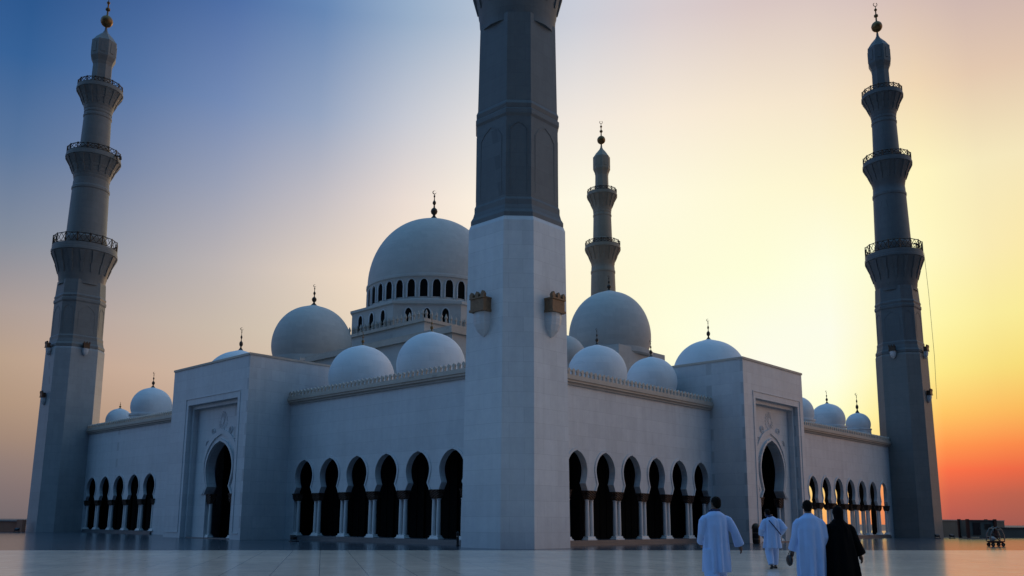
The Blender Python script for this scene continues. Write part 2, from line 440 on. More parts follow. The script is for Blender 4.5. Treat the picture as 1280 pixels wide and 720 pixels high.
# ------------------------------------------------------------------ gateways
def gateway(name, label, P, s0, s1, D, z1, ps0, ps1, pz, ac, aw, atop, see, dome):
    T = empty(name, P((s0+s1)/2, D, 0), label, 'gateway')
    back = -5.6
    b = MB()   # portal face: frame with a rectangular recess
    b.prism([(s0, 0), (ps0, 0), (ps0, pz), (ps1, pz), (ps1, 0), (s1, 0), (s1, z1), (s0, z1)], P, D-.9, D)
    b.build('portal_frame', 'marble', T, False, P(s0, D, 0))
    b = MB()   # stepped inner border of the recess
    e = .28
    b.prism([(ps0+.003, .0), (ps0+e, 0), (ps0+e, pz-e), (ps1-e, pz-e), (ps1-e, 0), (ps1-.003, 0), (ps1-.003, pz-.003), (ps0+.003, pz-.003)], P, D-.85, D-.35)
    b.build('recess_border', 'marble', T, False, P(ps0, D, 0))
    b = MB()
    f = .32
    b.prism([(s0+f, .4), (ps0-f, .4), (ps0-f, pz+.45), (ps1+f, pz+.45), (ps1+f, .4), (s1-f, .4), (s1-f, .46), (ps1+f+.06, .46), (ps1+f+.06, pz+.51), (ps0-f-.06, pz+.51), (ps0-f-.06, .46), (s0+f, .46)], P, D+.001, D+.04)
    b.build('border_moulding', 'marble', T, False, P(s0, D, 0))
    key = list(reversed(keyhole(ac, aw, atop, 3.75, 3.2, 0.)))
    b = MB(); b.prism([(ps0+e, 0)]+key+[(ps1-e, 0), (ps1-e, pz-e), (ps0+e, pz-e)], P, D-1.35, D-.75)
    b.build('arch_panel', 'marble', T, False, P(ac, D-.8, 0))
    for g, t, dd in ((.02, .22, .16), (.42, .5, .09)):
        b = MB(); a1 = keyhole(ac, aw+g, atop+g*1.3, 3.75-g*.1, 3.2, .35)[1:-1]; a2 = keyhole(ac, aw+g+t*.6, atop+(g+t*.6)*1.3, 3.73-g*.1, 3.2, .35)[1:-1]
        b.prism(a1+list(reversed(a2)), P, D-.75, D-.75+dd); b.build('arch_moulding', 'marble', T, False, P(ac, D, 0))
    # medallion with rays over the arch
    b = MB()
    zc = atop+(pz-atop)*.52
    for k in range(16):
        a = 2*PI*k/16; r1 = .62
        b.prism([(ac+.3*math.cos(a-.1), zc+.3*math.sin(a-.1)), (ac+r1*math.cos(a-.12), zc+r1*math.sin(a-.12)), (ac+.72*math.cos(a), zc+.72*math.sin(a)), (ac+r1*math.cos(a+.12), zc+r1*math.sin(a+.12)), (ac+.3*math.cos(a+.1), zc+.3*math.sin(a+.1))], P, D-.75, D-.72)
    b.prism([(ac+.22*math.cos(2*PI*k/12), zc+.22*math.sin(2*PI*k/12)) for k in range(12)], P, D-.75, D-.71)
    b.build('medallion', 'marble', T, False, P(ac, D, zc))
    # carved scrolls beside the arch
    for sg in (-1, 1):
        for (q, z, r) in ((1.9, atop-.2, .42), (2.15, atop-1.5, .34), (1.25, atop+.75, .3)):
            c = ac+sg*q
            if c-.5 < ps0+e or c+.5 > ps1-e: continue
            pts = [P(c+sg*r*(1-.8*k/20)*math.cos(k*.62), D-.73, z+r*(1-.8*k/20)*math.sin(k*.62)) for k in range(21)]
            b = MB(); b.tube(pts, .045, 5); b.build('scroll_carving', 'marble', T, True, P(c, D, z))
    # jamb columns and capitals
    for sg in (-1, 1):
        for k, off in enumerate((aw+.02,)):
            twin_column(T, P, ac+sg*(off-.12), D-1.05, .05, 2.5, 3.22, 1.15)
    # sides, roof, inside
    b = MB(); b.fbox(P, s0, s0+.8, back, D-.9, 0, z1)
    if see: b.fbox(P, s1-.8, s1, back, -4.1, 0, z1); b.fbox(P, s1-.8, s1, -4.1, -1.65, 5.4, z1); b.fbox(P, s1-.8, s1, -1.65, D-.9, 0, z1)
    else: b.fbox(P, s1-.8, s1, back, D-.9, 0, z1)
    b.build('side_wall', 'marble', T, False, P(s0, 0, 0))
    b = MB(); b.fbox(P, s0+.8, s1-.8, back, D-.9, z1-.8, z1-.02); b.build('roof', 'marble', T, False, P(s0, 0, z1))
    b = MB(); b.fbox(P, s0-.05, s1+.05, D-1.0, D+.06, z1+.003, z1+.16); b.fbox(P, s0-.05, s0+.3, back-.02, D-1.003, z1+.003, z1+.16); b.fbox(P, s1-.3, s1+.05, back-.02, D-1.003, z1+.003, z1+.16)
    b.build('coping', 'marble_cream', T, False, P(s0, D, z1))
    if see:
        bs0, bs1 = s0+1.0, s1-.85
        b = MB(); b.fbox(P, s0+.801, s0+.9, back+.31, D-1.36, .01, z1-.9); b.fbox(P, s1-.9, s1-.801, -1.6, D-1.36, .01, z1-.9); b.fbox(P, s1-.9, s1-.801, -4.09, -1.61, 5.4, z1-.9); b.fbox(P, s1-.9, s1-.801, back+.31, -4.1, .01, z1-.9)
        b.fbox(P, s0+.91, s1-.91, back+.31, D-1.36, z1-1.0, z1-.91); b.build('shade_lining', 'void', T, False, P(ac, 0, 0))  # added black lining, its colour stands in for the unlit interior
        b = MB(); k2 = list(reversed(keyhole((bs0+bs1)/2+1.2, 2.2, 6.4, 3.6, 3.0, 0.)))
        b.prism([(s0+.8, 0)]+k2+[(s1-.8, 0), (s1-.8, z1-.8), (s0+.8, z1-.8)], P, back+.0, back+.3)
        b.build('rear_arch', 'void', T, False, P(ac, back, 0))
    else:
        b = MB(); b.fbox(P, ac-3.2, ac+3.2, D-2.9, D-2.8, .01, 8.4); b.build('door_leaf', 'glassdark', T, False, P(ac, D, 0))
        b = MB()
        for k in range(7): b.fbox(P, ac-3+k-.05, ac-3+k+.05, D-2.8, D-2.7, .012, 8.39)
        for z in (2.2, 4.6): b.fbox(P, ac-3.1, ac+3.1, D-2.79, D-2.71, z, z+.14)
        b.build('door_frame', 'void', T, False, P(ac, D, 0))
        b = MB(); b.fbox(P, s0+.8, s1-.8, back, back+.3, 0, z1-.8); b.build('rear_wall', 'marble', T, False, P(ac, back, 0))
    b = MB(); b.fbox(P, ps0+e, ps1-e, D-1.6, D-.3, .0, .06); b.build('threshold', 'plinth', T, False, P(ac, D, 0))
    s, d, zt, R, fh = dome; p = P(s, d, 0)
    add_dome(T, p.x, p.y, zt, R, z1-.05, (fh, .13), drum=True)
    return T
gateway('gateway', 'tall white portal block with recessed pointed arch, left of the foreground minaret', PL, 22.3, 33.7, 3.48, 12.85, 23.7, 31.0, 9.95, 26.95, 1.88, 7.05, False,
        (29.9, .0, 14.72, 2.7, 1.9))
gateway('gateway', 'tall portal block with recessed pointed arch, right of the foreground minaret behind the walkers', PR, 20.75, 30.2, 2.73, 12.87, 22.45, 29.25, 10.25, 25.9, 1.82, 7.42, True,
        (24.8, -2.25, 15.65, 2.85, 1.7))

# ------------------------------------------------------------------ minarets
def chamfer_poly(a, w, rot):
    """unit-scale: apothem a of the main faces, main face length w"""
    pts = [(a, -w/2), (a, w/2), (w/2, a), (-w/2, a), (-a, w/2), (-a, -w/2), (-w/2, -a), (w/2, -a)]
    c, s = math.cos(rot), math.sin(rot)
    return [(x*c-y*s, x*s+y*c) for x, y in pts]
def minaret(name, label, x, y, k=1., zz=None, brackets=(), near=False, loose=(), bm='marble', sm='shaft'):
    z = dict(sh=19.0, oct0=20.1, mold=24.6, neck=26.2, b1=29.75, b2n=38.1, b2=40.75, b3n=46.4, b3=49.2, lan=50.9, ball=58.0, rim=1.55)
    if zz: z.update(zz)
    T = empty(name, (x, y, 0), label, 'minaret')
    po = chamfer_poly(2.57*k, 2.77*k, AX); c = (x, y)
    b = MB(); b.lathe([(1.0 if not near else 1.03, 0), (.995 if not near else 1.025, .6), (.94 if not near else .965, z['sh']), (.91 if not near else .93, z['sh']+.25)], c=c, poly=po)
    b.build('base_tower', bm, T, False, (x, y, 0))
    # octagonal stage with mouldings and sunk panels
    h = z['mold']-z['oct0']
    s8 = .835
    b = MB(); b.lathe([(.93, z['sh']+.25), (.93, z['sh']+.5), (.89, z['sh']+.7), (s8+.025, z['oct0']), (s8+.025, z['oct0']+.3), (s8, z['oct0']+.45), (s8-.008, z['mold']-.5), (s8+.02, z['mold']-.35), (s8+.02, z['mold']-.1),
                       (s8-.01, z['mold']), (s8+.01, z['mold']+.25), (s8-.02, z['mold']+.45), (s8-.05, z['neck']+.4)], c=c, poly=po)
    oc = b.build('octagonal_stage', sm, T, False, (x, y, z['sh']))
    # blind arched panels: thin raised ribs on the eight faces
    for (za, zb, ss) in ((1.2, z['sh']-1.2, 1.0), (z['oct0']+.75, z['mold']-.8, s8)):
        b = MB()
        for i in range(8):
            p0 = Vector((*po[i], 0)); p1 = Vector((*po[(i+1) % 8], 0))
            mid = (p0+p1)/2; t = (p1-p0).normalized(); nrm = Vector((mid.x, mid.y, 0)).normalized(); L = (p1-p0).length*ss
            if ss == 1.0: continue
            def Q(s, d, zq, mid=mid, t=t, nrm=nrm, ss=ss): return Vector((x, y, 0))+mid*ss+t*s+nrm*(d+.0)+Vector((0, 0, zq))
            w = L*.36; th = .045; hh = zb-za
            out = [(-w, za), (-w, zb-w*.9), (-w*.6, zb-w*.35), (0, zb), (w*.6, zb-w*.35), (w, zb-w*.9), (w, za)]
            inn = [(-w+th, za+th), (-w+th, zb-w*.9), (-w*.6+th, zb-w*.35-th), (0, zb-th*1.5), (w*.6-th, zb-w*.35-th), (w-th, zb-w*.9), (w-th, za+th)]
            b.prism(out+list(reversed(inn)), Q, -.06, .008)
        if b.v: b.build('blind_panel', sm, oc, False, (x, y, za))
    n = 24
    def balcony(zn, zr, r0, r1, zlip, railh, mat='bronze', gap=None):
        b = MB(); pr = []
        K = 7
        for i in range(K+1):
            t = i/K; pr.append((r0+(r1-r0)*(t**1.7), zn+(zr-zn)*t))
            if i < K: pr.append((r0+(r1-r0)*(((i+.75)/K)**1.7)-.02, zn+(zr-zn)*(i+.82)/K))
        pr += [(r1+.06, zr+.02), (r1+.06, zr+.28), (r1, zr+.32), (r1, zlip), (r1-.25, zlip), (r1-.25, zr+.3), (r0*.9, zr+.3)]
        b.lathe([(r*k, q) for r, q in pr], n, c)
        bal = b.build('balcony', sm, T, True, (x, y, zn), 25)
        b = MB()   # corbel niches below the rim
        for i in range(16):
            a = 2*PI*i/16; ca, sa = math.cos(a), math.sin(a)
            for (t0, t1, w) in ((.35, .62, .15), (.62, .97, .22)):
                ra = k*(r0+(r1-r0)*t0**1.7); rb = k*(r0+(r1-r0)*t1**1.7)+.08*k
                za = zn+(zr-zn)*t0; zb = zn+(zr-zn)*t1; w *= k*r1/2.6
                b.poly_loft([[(x+ca*(ra-.1)-sa*w*.3, y+sa*(ra-.1)+ca*w*.3, za), (x+ca*(ra-.1)+sa*w*.3, y+sa*(ra-.1)-ca*w*.3, za), (x+ca*(ra+.04)+sa*w*.3, y+sa*(ra+.04)-ca*w*.3, za), (x+ca*(ra+.04)-sa*w*.3, y+sa*(ra+.04)+ca*w*.3, za)],
                             [(x+ca*(ra-.1)-sa*w, y+sa*(ra-.1)+ca*w, zb), (x+ca*(ra-.1)+sa*w, y+sa*(ra-.1)-ca*w, zb), (x+ca*rb+sa*w, y+sa*rb-ca*w, zb), (x+ca*rb-sa*w, y+sa*rb+ca*w, zb)]])
        b.build('corbel_ring', sm, bal, False, (x, y, zn))
        b = MB(); R = k*(r1-.05); N = 16     # lattice railing
        zr0 = zlip; zt = zlip+railh
        for i in range(N):
            a = 2*PI*(i+.5)/N; a2 = 2*PI*(i+1.5)/N
            p = Vector((x+R*math.cos(a), y+R*math.sin(a), 0)); q = Vector((x+R*math.cos(a2), y+R*math.sin(a2), 0))
            b.tube([p+Vector((0, 0, zr0)), p+Vector((0, 0, zt+.08))], .06, 5)
            b.tube([p+Vector((0, 0, zt)), q+Vector((0, 0, zt))], .05, 5)
            b.tube([p+Vector((0, 0, zr0+.1*railh)), q+Vector((0, 0, zr0+.1*railh))], .035, 5)
            for tt in (0, .5):
                u0 = p.lerp(q, tt); u1 = p.lerp(q, tt+.5)
                b.tube([u0+Vector((0, 0, zr0+.08)), u1+Vector((0, 0, zt))], .035, 4)
                b.tube([u0+Vector((0, 0, zt)), u1+Vector((0, 0, zr0+.08))], .035, 4)
        b.build('railing', mat, bal, False, (x, y, zr))
    ro = 2.2
    balcony(z['neck'], z['b1'], ro, 3.12, z['b1']+.75, z['rim']-.55)
    b = MB(); zt = z['b2n']; zb0 = z['b1']+.25
    b.lathe([(k*1.98, zb0), (k*1.98, zb0+1.2), (k*2.03, zb0+1.35), (k*2.03, zb0+1.6), (k*1.94, zb0+1.75), (k*1.80, zt-1.0), (k*1.86, zt-.9), (k*1.86, zt-.65), (k*1.78, zt-.5), (k*1.76, zt)], n, c)
    sf = b.build('round_shaft', sm, T, True, (x, y, zb0), 25)
    balcony(z['b2n'], z['b2'], 1.74, 2.66, z['b2']+.55, .6)
    b = MB(); zb0 = z['b2']+.25; zt = z['b3n']
    b.lathe([(k*1.48, zb0), (k*1.48, zb0+1.0), (k*1.54, zb0+1.1), (k*1.54, zb0+1.3), (k*1.45, zb0+1.4), (k*1.36, zt-.6), (k*1.42, zt-.5), (k*1.42, zt-.3), (k*1.34, zt-.2), (k*1.34, zt)], n, c)
    b.build('round_shaft', sm, T, True, (x, y, zb0), 25)
    balcony(z['b3n'], z['b3']-.25, 1.38, 2.27, z['b3']+.25, .5)
    zl = z['lan']
    b = MB()   # lantern: open-sided little pavilion with a ribbed bulb roof
    b.lathe([(k*1.04, zl-1.2), (k*1.0, zl+1.4), (k*1.08, zl+1.8), (k*1.3, zl+2.3), (k*1.32, zl+2.4), (k*1.32, zl+4.3), (k*1.22, zl+4.4), (k*.86, zl+4.95), (k*.3, zl+5.6), (k*.16, zl+5.9), (k*.13, zl+6.2)], 8, c)
    lan = b.build('lantern', sm, T, False, (x, y, zl), 25)
    b = MB()
    for i in range(8):
        a = 2*PI*(i+.5)/8; b.cbox((x+math.cos(a)*k*1.2, y+math.sin(a)*k*1.2, zl+2.75), .12, .42*k, 1.2, a)
    b.build('niche', sm, lan, False, (x, y, zl+3))
    b = MB()
    zb = z['ball']; r = .64*k
    b.lathe([(.13*k, zl+6.1), (.1*k, zb-r*1.15)]+[(r*math.cos(a), zb+r*math.sin(a)*1.05) for a in [math.radians(q) for q in (-75, -60, -40, -20, 0, 20, 40, 60, 75)]]+[(.1*k, zb+r*1.2), (.09*k, zb+r*1.9), (.24*k, zb+r*2.1), (.24*k, zb+r*2.4), (.08*k, zb+r*2.6), (.07*k, zb+r*3.2), (.17*k, zb+r*3.4), (.17*k, zb+r*3.6), (.05*k, zb+r*3.8), (.04*k, zb+r*4.3)], 16, c)
    cr = [(x+.22*math.cos(math.radians(120+300*q/12)), y, zb+r*4.6+.22*math.sin(math.radians(120+300*q/12))) for q in range(13)]
    b.tube(cr, .04, 5)
    b.build('finial', 'goldleaf', T, True, (x, y, zb))
    # bracket kiosks
    dirs = {'L': oL, 'R': oR, 'l': uL, 'r': uR}
    for (dn, zb, big) in brackets:
        d2 = dirs[dn]; t2 = Vector((-d2.y, d2.x)); a = 2.57*k*.99
        def Q(s, d, zq): 
            p = Vector((x, y))+d2*(a+d)+t2*s; return Vector((p.x, p.y, zq))
        sc = 1. if big else .62
        b = MB(); rings = []
        for q, w, dd in ((0, .03, .03), (.12, .2, .16), (.35, .36, .34), (.65, .45, .46), (1.0, .48, .52), (1.3, .46, .5)):
            rings.append([Q(-w*sc, -.05, zb+q*sc), Q(w*sc, -.05, zb+q*sc), Q(w*sc*.85, dd*sc*.8, zb+q*sc), Q(w*sc*.3, dd*sc, zb+q*sc), Q(-w*sc*.3, dd*sc, zb+q*sc), Q(-w*sc*.85, dd*sc*.8, zb+q*sc)])
        b.poly_loft(rings); br = b.build('bracket', 'marble', T, False, Q(0, 0, zb))
        b = MB(); h0 = zb+1.302*sc
        b.fbox(Q, -.54*sc, .54*sc, -.02, .62*sc, h0, h0+.12*sc); b.fbox(Q, -.5*sc, .5*sc, -.02, .56*sc, h0+.122*sc, h0+.70*sc); b.fbox(Q, -.54*sc, .54*sc, -.02, .62*sc, h0+.702*sc, h0+.78*sc)
        for s in (-.42, 0, .42): b.prism([((s-.11)*sc, h0+.78*sc), ((s+.11)*sc, h0+.78*sc), ((s+.13)*sc, h0+.94*sc), (s*sc, h0+1.1*sc), ((s-.13)*sc, h0+.94*sc)], Q, .4*sc, .6*sc)
        b.build('lamp_box', 'lampbox' if big else 'bronze', br, False, Q(0, 0, h0))
    for (dn, zf, r0, ln) in loose:
        a = math.radians(dn)
        b = MB(); p = Vector((x+r0*math.cos(a), y+r0*math.sin(a), zf)); q = p+Vector((math.cos(a), math.sin(a), -.25))*ln
        b.tube([p, q], .09, 6); b.tube([p.lerp(q, .5), p.lerp(q, .6)+Vector((.1, 0, -.9))], .07, 6)
        b.tube([q, q+Vector((.05, .0, -.35))], .14, 6)
        b.build('projecting_arm', 'bronze', T, True, tuple(p))
    return T
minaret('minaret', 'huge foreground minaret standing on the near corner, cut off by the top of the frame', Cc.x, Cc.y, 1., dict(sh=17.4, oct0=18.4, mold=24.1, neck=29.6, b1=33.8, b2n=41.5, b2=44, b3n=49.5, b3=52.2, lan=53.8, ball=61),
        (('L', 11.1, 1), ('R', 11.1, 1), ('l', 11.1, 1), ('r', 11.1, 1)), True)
mL = minaret('minaret', 'far left minaret with three balconies against the blue sky', Lc.x, Lc.y, 1.05, None, bm='shade_pale', sm='shade_mid', brackets=
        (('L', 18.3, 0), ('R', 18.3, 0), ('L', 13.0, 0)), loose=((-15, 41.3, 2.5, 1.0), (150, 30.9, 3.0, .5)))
mR = minaret('minaret', 'far right minaret with three balconies against the orange glow', Rc.x, Rc.y, .95, None, bm='shade_mid', sm='shaft', brackets=
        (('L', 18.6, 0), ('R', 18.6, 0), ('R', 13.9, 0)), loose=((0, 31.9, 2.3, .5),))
minaret('minaret', 'small distant minaret rising behind the right hand grey dome', 14.25, 122.5, .97, None, bm='sandstone', sm='sandstone')
b = MB(); q = Rc+Vector((2.95, -1.0)); b.tube([(q.x, q.y, 14.4), (q.x+.12, q.y, 19), (q.x+.05, q.y, 26), (q.x-.1, q.y, 30.5)], .02, 5)
cable = b.build('hanging_cable', 'black', mR, False, (q.x, q.y, 14))

# ------------------------------------------------------------------ prayer hall
H = empty('prayer_hall', (-4, 105, 0), 'domed prayer hall rising behind the left arched wall, largest dome on a windowed drum', 'mosque hall')
def PH(s, d, z):
    p = Vector((-4, 105))+uL*s+uR*d; return Vector((p.x, p.y, z))
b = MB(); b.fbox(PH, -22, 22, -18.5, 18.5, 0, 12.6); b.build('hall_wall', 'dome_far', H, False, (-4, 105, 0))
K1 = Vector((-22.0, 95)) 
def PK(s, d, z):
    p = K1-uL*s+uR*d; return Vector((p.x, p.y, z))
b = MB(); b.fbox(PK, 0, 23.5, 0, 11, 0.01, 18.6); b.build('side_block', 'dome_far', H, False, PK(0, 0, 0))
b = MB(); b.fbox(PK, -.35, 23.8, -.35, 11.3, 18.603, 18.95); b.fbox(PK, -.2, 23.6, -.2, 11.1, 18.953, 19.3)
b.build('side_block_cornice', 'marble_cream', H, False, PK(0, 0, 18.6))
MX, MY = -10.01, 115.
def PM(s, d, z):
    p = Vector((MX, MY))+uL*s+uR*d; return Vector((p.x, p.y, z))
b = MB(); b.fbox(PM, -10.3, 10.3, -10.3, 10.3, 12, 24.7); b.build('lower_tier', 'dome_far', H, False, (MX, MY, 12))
b = MB()
for e in (-10.55, 10.3):
    b.fbox(PM, e, e+.25, -10.5, 10.5, 24.703, 25.1); b.fbox(PM, -10.29, 10.29, e, e+.25, 24.703, 25.1)
for k in range(26):
    t = -10.1+k*.8
    for e in (-10.4, 10.4):
        p = PM(t, e, 25.1); b.lathe([(.16, 25.1), (.12, 25.5), (.2, 25.7), (.14, 25.9), (.02, 26.2)], 6, (p.x, p.y)); p = PM(e, t, 25.1); b.lathe([(.16, 25.1), (.12, 25.5), (.2, 25.7), (.14, 25.9), (.02, 26.2)], 6, (p.x, p.y))
b.build('parapet', 'marble_cream', H, False, (MX, MY, 24.7))
o8 = [(math.cos(AX+PI/8+PI/4*i), math.sin(AX+PI/8+PI/4*i)) for i in range(8)]
def window_shape(w, h, z0):
    pts = [(-w, z0), (w, z0), (w, z0+h*.6)]
    for q in (20, 45, 70): pts.append((w*math.cos(math.radians(q))**.9, z0+h*.6+h*.38*math.sin(math.radians(q))))
    pts.append((0, z0+h)); pts += [(-a, z) for a, z in reversed(pts[2:-1])]
    return pts
# octagonal tier with windows
b = MB(); b.lathe([(11.0, 24.7), (11.0, 27.9), (11.25, 28.0), (11.25, 28.3), (9.2, 28.4)], c=(MX, MY), poly=o8)
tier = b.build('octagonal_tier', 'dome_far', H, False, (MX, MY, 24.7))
for i in range(8):
    a = AX+PI/4*i+PI/4*0
    nrm = Vector((math.cos(a), math.sin(a), 0)); t = Vector((-nrm.y, nrm.x, 0)); ap = 11.0*math.cos(PI/8)
    if nrm.y > .3: continue
    for sgn in (-2.3, 0, 2.3):
        def Q(s, d, z, nrm=nrm, t=t, sgn=sgn): return Vector((MX, MY, z))+nrm*(ap+d)+t*(s+sgn)
        b = MB(); b.prism(window_shape(.42, 1.95, 25.5), Q, -.25, .02); w = b.build('window', 'glassdark', tier, False, Q(0, 0, 25.5))
    b = MB()
    for sgn in (-2.3, 0, 2.3):
        def Q(s, d, z, nrm=nrm, t=t, sgn=sgn): return Vector((MX, MY, z))+nrm*(ap+d)+t*(s+sgn)
        a1 = window_shape(.42, 1.95, 25.5); a2 = window_shape(.58, 2.2, 25.38); b.prism(a1[1:]+a1[:1]+list(reversed(a2[1:]+a2[:1])), Q, -.02, .1)
    b.build('window_surround', 'marble', tier, False, Q(0, 0, 25.4))
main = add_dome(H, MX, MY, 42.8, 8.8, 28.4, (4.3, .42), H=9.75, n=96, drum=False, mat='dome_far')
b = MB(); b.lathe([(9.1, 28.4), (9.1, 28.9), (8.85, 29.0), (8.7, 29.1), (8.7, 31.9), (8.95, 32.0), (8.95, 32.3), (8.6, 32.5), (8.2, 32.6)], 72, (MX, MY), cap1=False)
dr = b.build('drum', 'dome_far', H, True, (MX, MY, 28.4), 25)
NW = 34
for i in range(NW):
    a = 2*PI*(i+.3)/NW
    nrm = Vector((math.cos(a), math.sin(a), 0)); t = Vector((-nrm.y, nrm.x, 0))
    if nrm.y > .25: continue
    def Q(s, d, z): return Vector((MX, MY, z))+nrm*(8.7+d)+t*s
    b = MB(); b.prism(window_shape(.5, 2.35, 29.35), Q, -.3, .03); b.build('window', 'glassdark', dr, False, Q(0, 0, 29.4))
b = MB()
for i in range(NW):
    a = 2*PI*(i+.3)/NW
    nrm = Vector((math.cos(a), math.sin(a), 0)); t = Vector((-nrm.y, nrm.x, 0))
    def Q(s, d, z): return Vector((MX, MY, z))+nrm*(8.7+d)+t*s
    a1 = window_shape(.5, 2.35, 29.35); a2 = window_shape(.63, 2.55, 29.2); b.prism(a1[1:]+a1[:1]+list(reversed(a2[1:]+a2[:1])), Q, -.02, .16)
b.build('window_surround', 'marble', dr, False, (MX, MY, 29.4))
def side_dome(x, y, zt, R, zr, fin, h=None):
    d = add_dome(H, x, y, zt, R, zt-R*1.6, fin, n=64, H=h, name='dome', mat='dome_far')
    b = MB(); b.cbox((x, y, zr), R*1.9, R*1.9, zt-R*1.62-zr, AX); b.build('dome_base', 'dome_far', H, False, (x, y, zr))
    return d
side_dome(-23.4, 103, 27.3, 4.8, 10, (2.7, .26), 5.0)
side_dome(11.7, 95, 27.2, 4.58, 10, (1.9, .22), 5.3)
side_dome(5.6, 84, 19.7, 2.4, 10, (1.2, .14))

# ------------------------------------------------------------------ parapets, cabin, cart, bins, lights
b = MB(); p0 = Vector((-48.9, 89.3)); p1 = Vector((-96, 78)); dd = (p1-p0)
b.box((p0.x, p0.y, 0), (dd.x, dd.y, 0), (-.1, .4, 0), (0, 0, 1.05)); w = b.build('boundary_wall', 'parapet_red')
tag(w, 'low reddish brown boundary wall running off the left edge of the photo', 'wall')
b = MB(); b.box((p0.x, p0.y-.08, 1.053), (dd.x, dd.y, 0), (-.14, .56, 0), (0, 0, .12)); b.build('coping', 'soffit', w)
b = MB()
for k in range(9):
    q = p0+dd*(k/8.); b.cbox((q.x, q.y, 0), .6, .7, 1.22, 0)
b.build('pier', 'parapet_red', w)
b = MB(); b.box((45.4, 98, 0), (16, 10, 0), (-.2, .4, 0), (0, 0, 1.8)); w = b.build('boundary_wall', 'parapet_grey')
tag(w, 'dark low wall between the right minaret and the grey cabin', 'wall')
b = MB(); b.box((45.35, 97.9, 1.803), (16.1, 10.06, 0), (-.3, .6, 0), (0, 0, .12)); b.build('coping', 'soffit', w)
b = MB(); b.box((52.5, 97, .0), (50, 1, 0), (0, .4, 0), (0, 0, 1.0)); w = b.build('boundary_wall', 'parapet_grey')
tag(w, 'grey green low wall behind the cabin reaching the right edge', 'wall')
b = MB(); b.box((52.5, 96.9, 1.003), (50, 1, 0), (0, .6, 0), (0, 0, .1)); b.build('coping', 'parapet_grey', w)
# cabin
cx, cy = 50.5, 94.0; ca = -.45
T = empty('service_cabin', (cx, cy, 0), 'low dark grey service cabin with rusty corner posts at the right edge', 'cabin')
b = MB(); b.cbox((cx, cy, .12), 2.9, 1.6, 1.66, ca*0); b.build('body', 'cabin', T, False, (cx, cy, 0))
b = MB(); b.cbox((cx, cy, 1.783), 2.9, 1.8, .09); b.build('roof', 'cabin', T, False, (cx, cy, 1.8))
for sx in (-1, 1):
    for sy in (-1, 1):
        b = MB(); b.cbox((cx+sx*1.45, cy+sy*.85, 0), .26, .26, 1.95); b.build('post', 'rust', T, False, (cx+sx*1.45, cy+sy*.85, 0))
b = MB(); b.cbox((cx-.5, cy-.82, .3), .8, .05, 1.3); d = b.build('door', 'black', T, False, (cx-.5, cy-.8, .3))
b = MB(); b.cbox((cx-.2, cy-.86, .9), .05, .06, .18); b.build('handle', 'steel', d, False, (cx-.2, cy-.86, .9))
b = MB()
for k in range(6): b.cbox((cx+.7, cy-.815, .9+k*.1), .7, .05, .05)
b.build('vent', 'black', T, False, (cx+.7, cy-.8, .9))
# hand cart
cx, cy = 31.4, 56.4
T = empty('hand_cart', (cx, cy, 0), 'small wheeled trolley with a curved tubular handle near the right edge', 'trolley')
b = MB(); b.cbox((cx, cy, .28), .85, .55, .06); b.cbox((cx, cy, .22), .75, .45, .058); b.build('platform', 'rust', T, False, (cx, cy, .28))
b = MB()
for sy in (-.25, .25):
    b.tube([(cx-.45, cy+sy, .34), (cx-.4, cy+sy, .8), (cx-.2, cy+sy, 1.12), (cx+.05, cy+sy, 1.22), (cx+.3, cy+sy, 1.05), (cx+.42, cy+sy, .7), (cx+.44, cy+sy, .34)], .035, 8)
for q in ((-.2, 1.12), (.3, 1.05), (-.42, .6)): b.tube([(cx+q[0], cy-.25, q[1]), (cx+q[0], cy+.25, q[1])], .03, 8)
b.build('tubular_handle', 'steel', T, True, (cx, cy, .3))
b = MB(); b.tube([(cx-.4, cy-.27, .75), (cx+.42, cy-.27, .55)], .03, 6); b.tube([(cx-.3, cy-.26, 1.0), (cx+.1, cy-.26, .35)], .03, 6); b.build('brace', 'rust', T, True, (cx, cy, .3))
for sx in (-.32, .32):
    for sy in (-.26, .26):
        b = MB(); b.tube([(cx+sx, cy+sy-.03, .12), (cx+sx, cy+sy+.03, .12)], .12, 16); w = b.build('wheel', 'black', T, True, (cx+sx, cy+sy, .12))
        b = MB(); b.tube([(cx+sx, cy+sy-.036, .12), (cx+sx, cy+sy+.036, .12)], .05, 10); b.build('rim', 'steel', w, True, (cx+sx, cy+sy, .12))
b = MB(); b.ball((cx-.18, cy, .47), .2, .17, .15); b.v = [(x+.02*math.sin(z*30), y, max(z, .343)) for x, y, z in b.v]
o = b.build('sack', 'bag', None, True, (cx-.18, cy, .34)); tag(o, 'small pale sack lying on the trolley platform', 'sack')
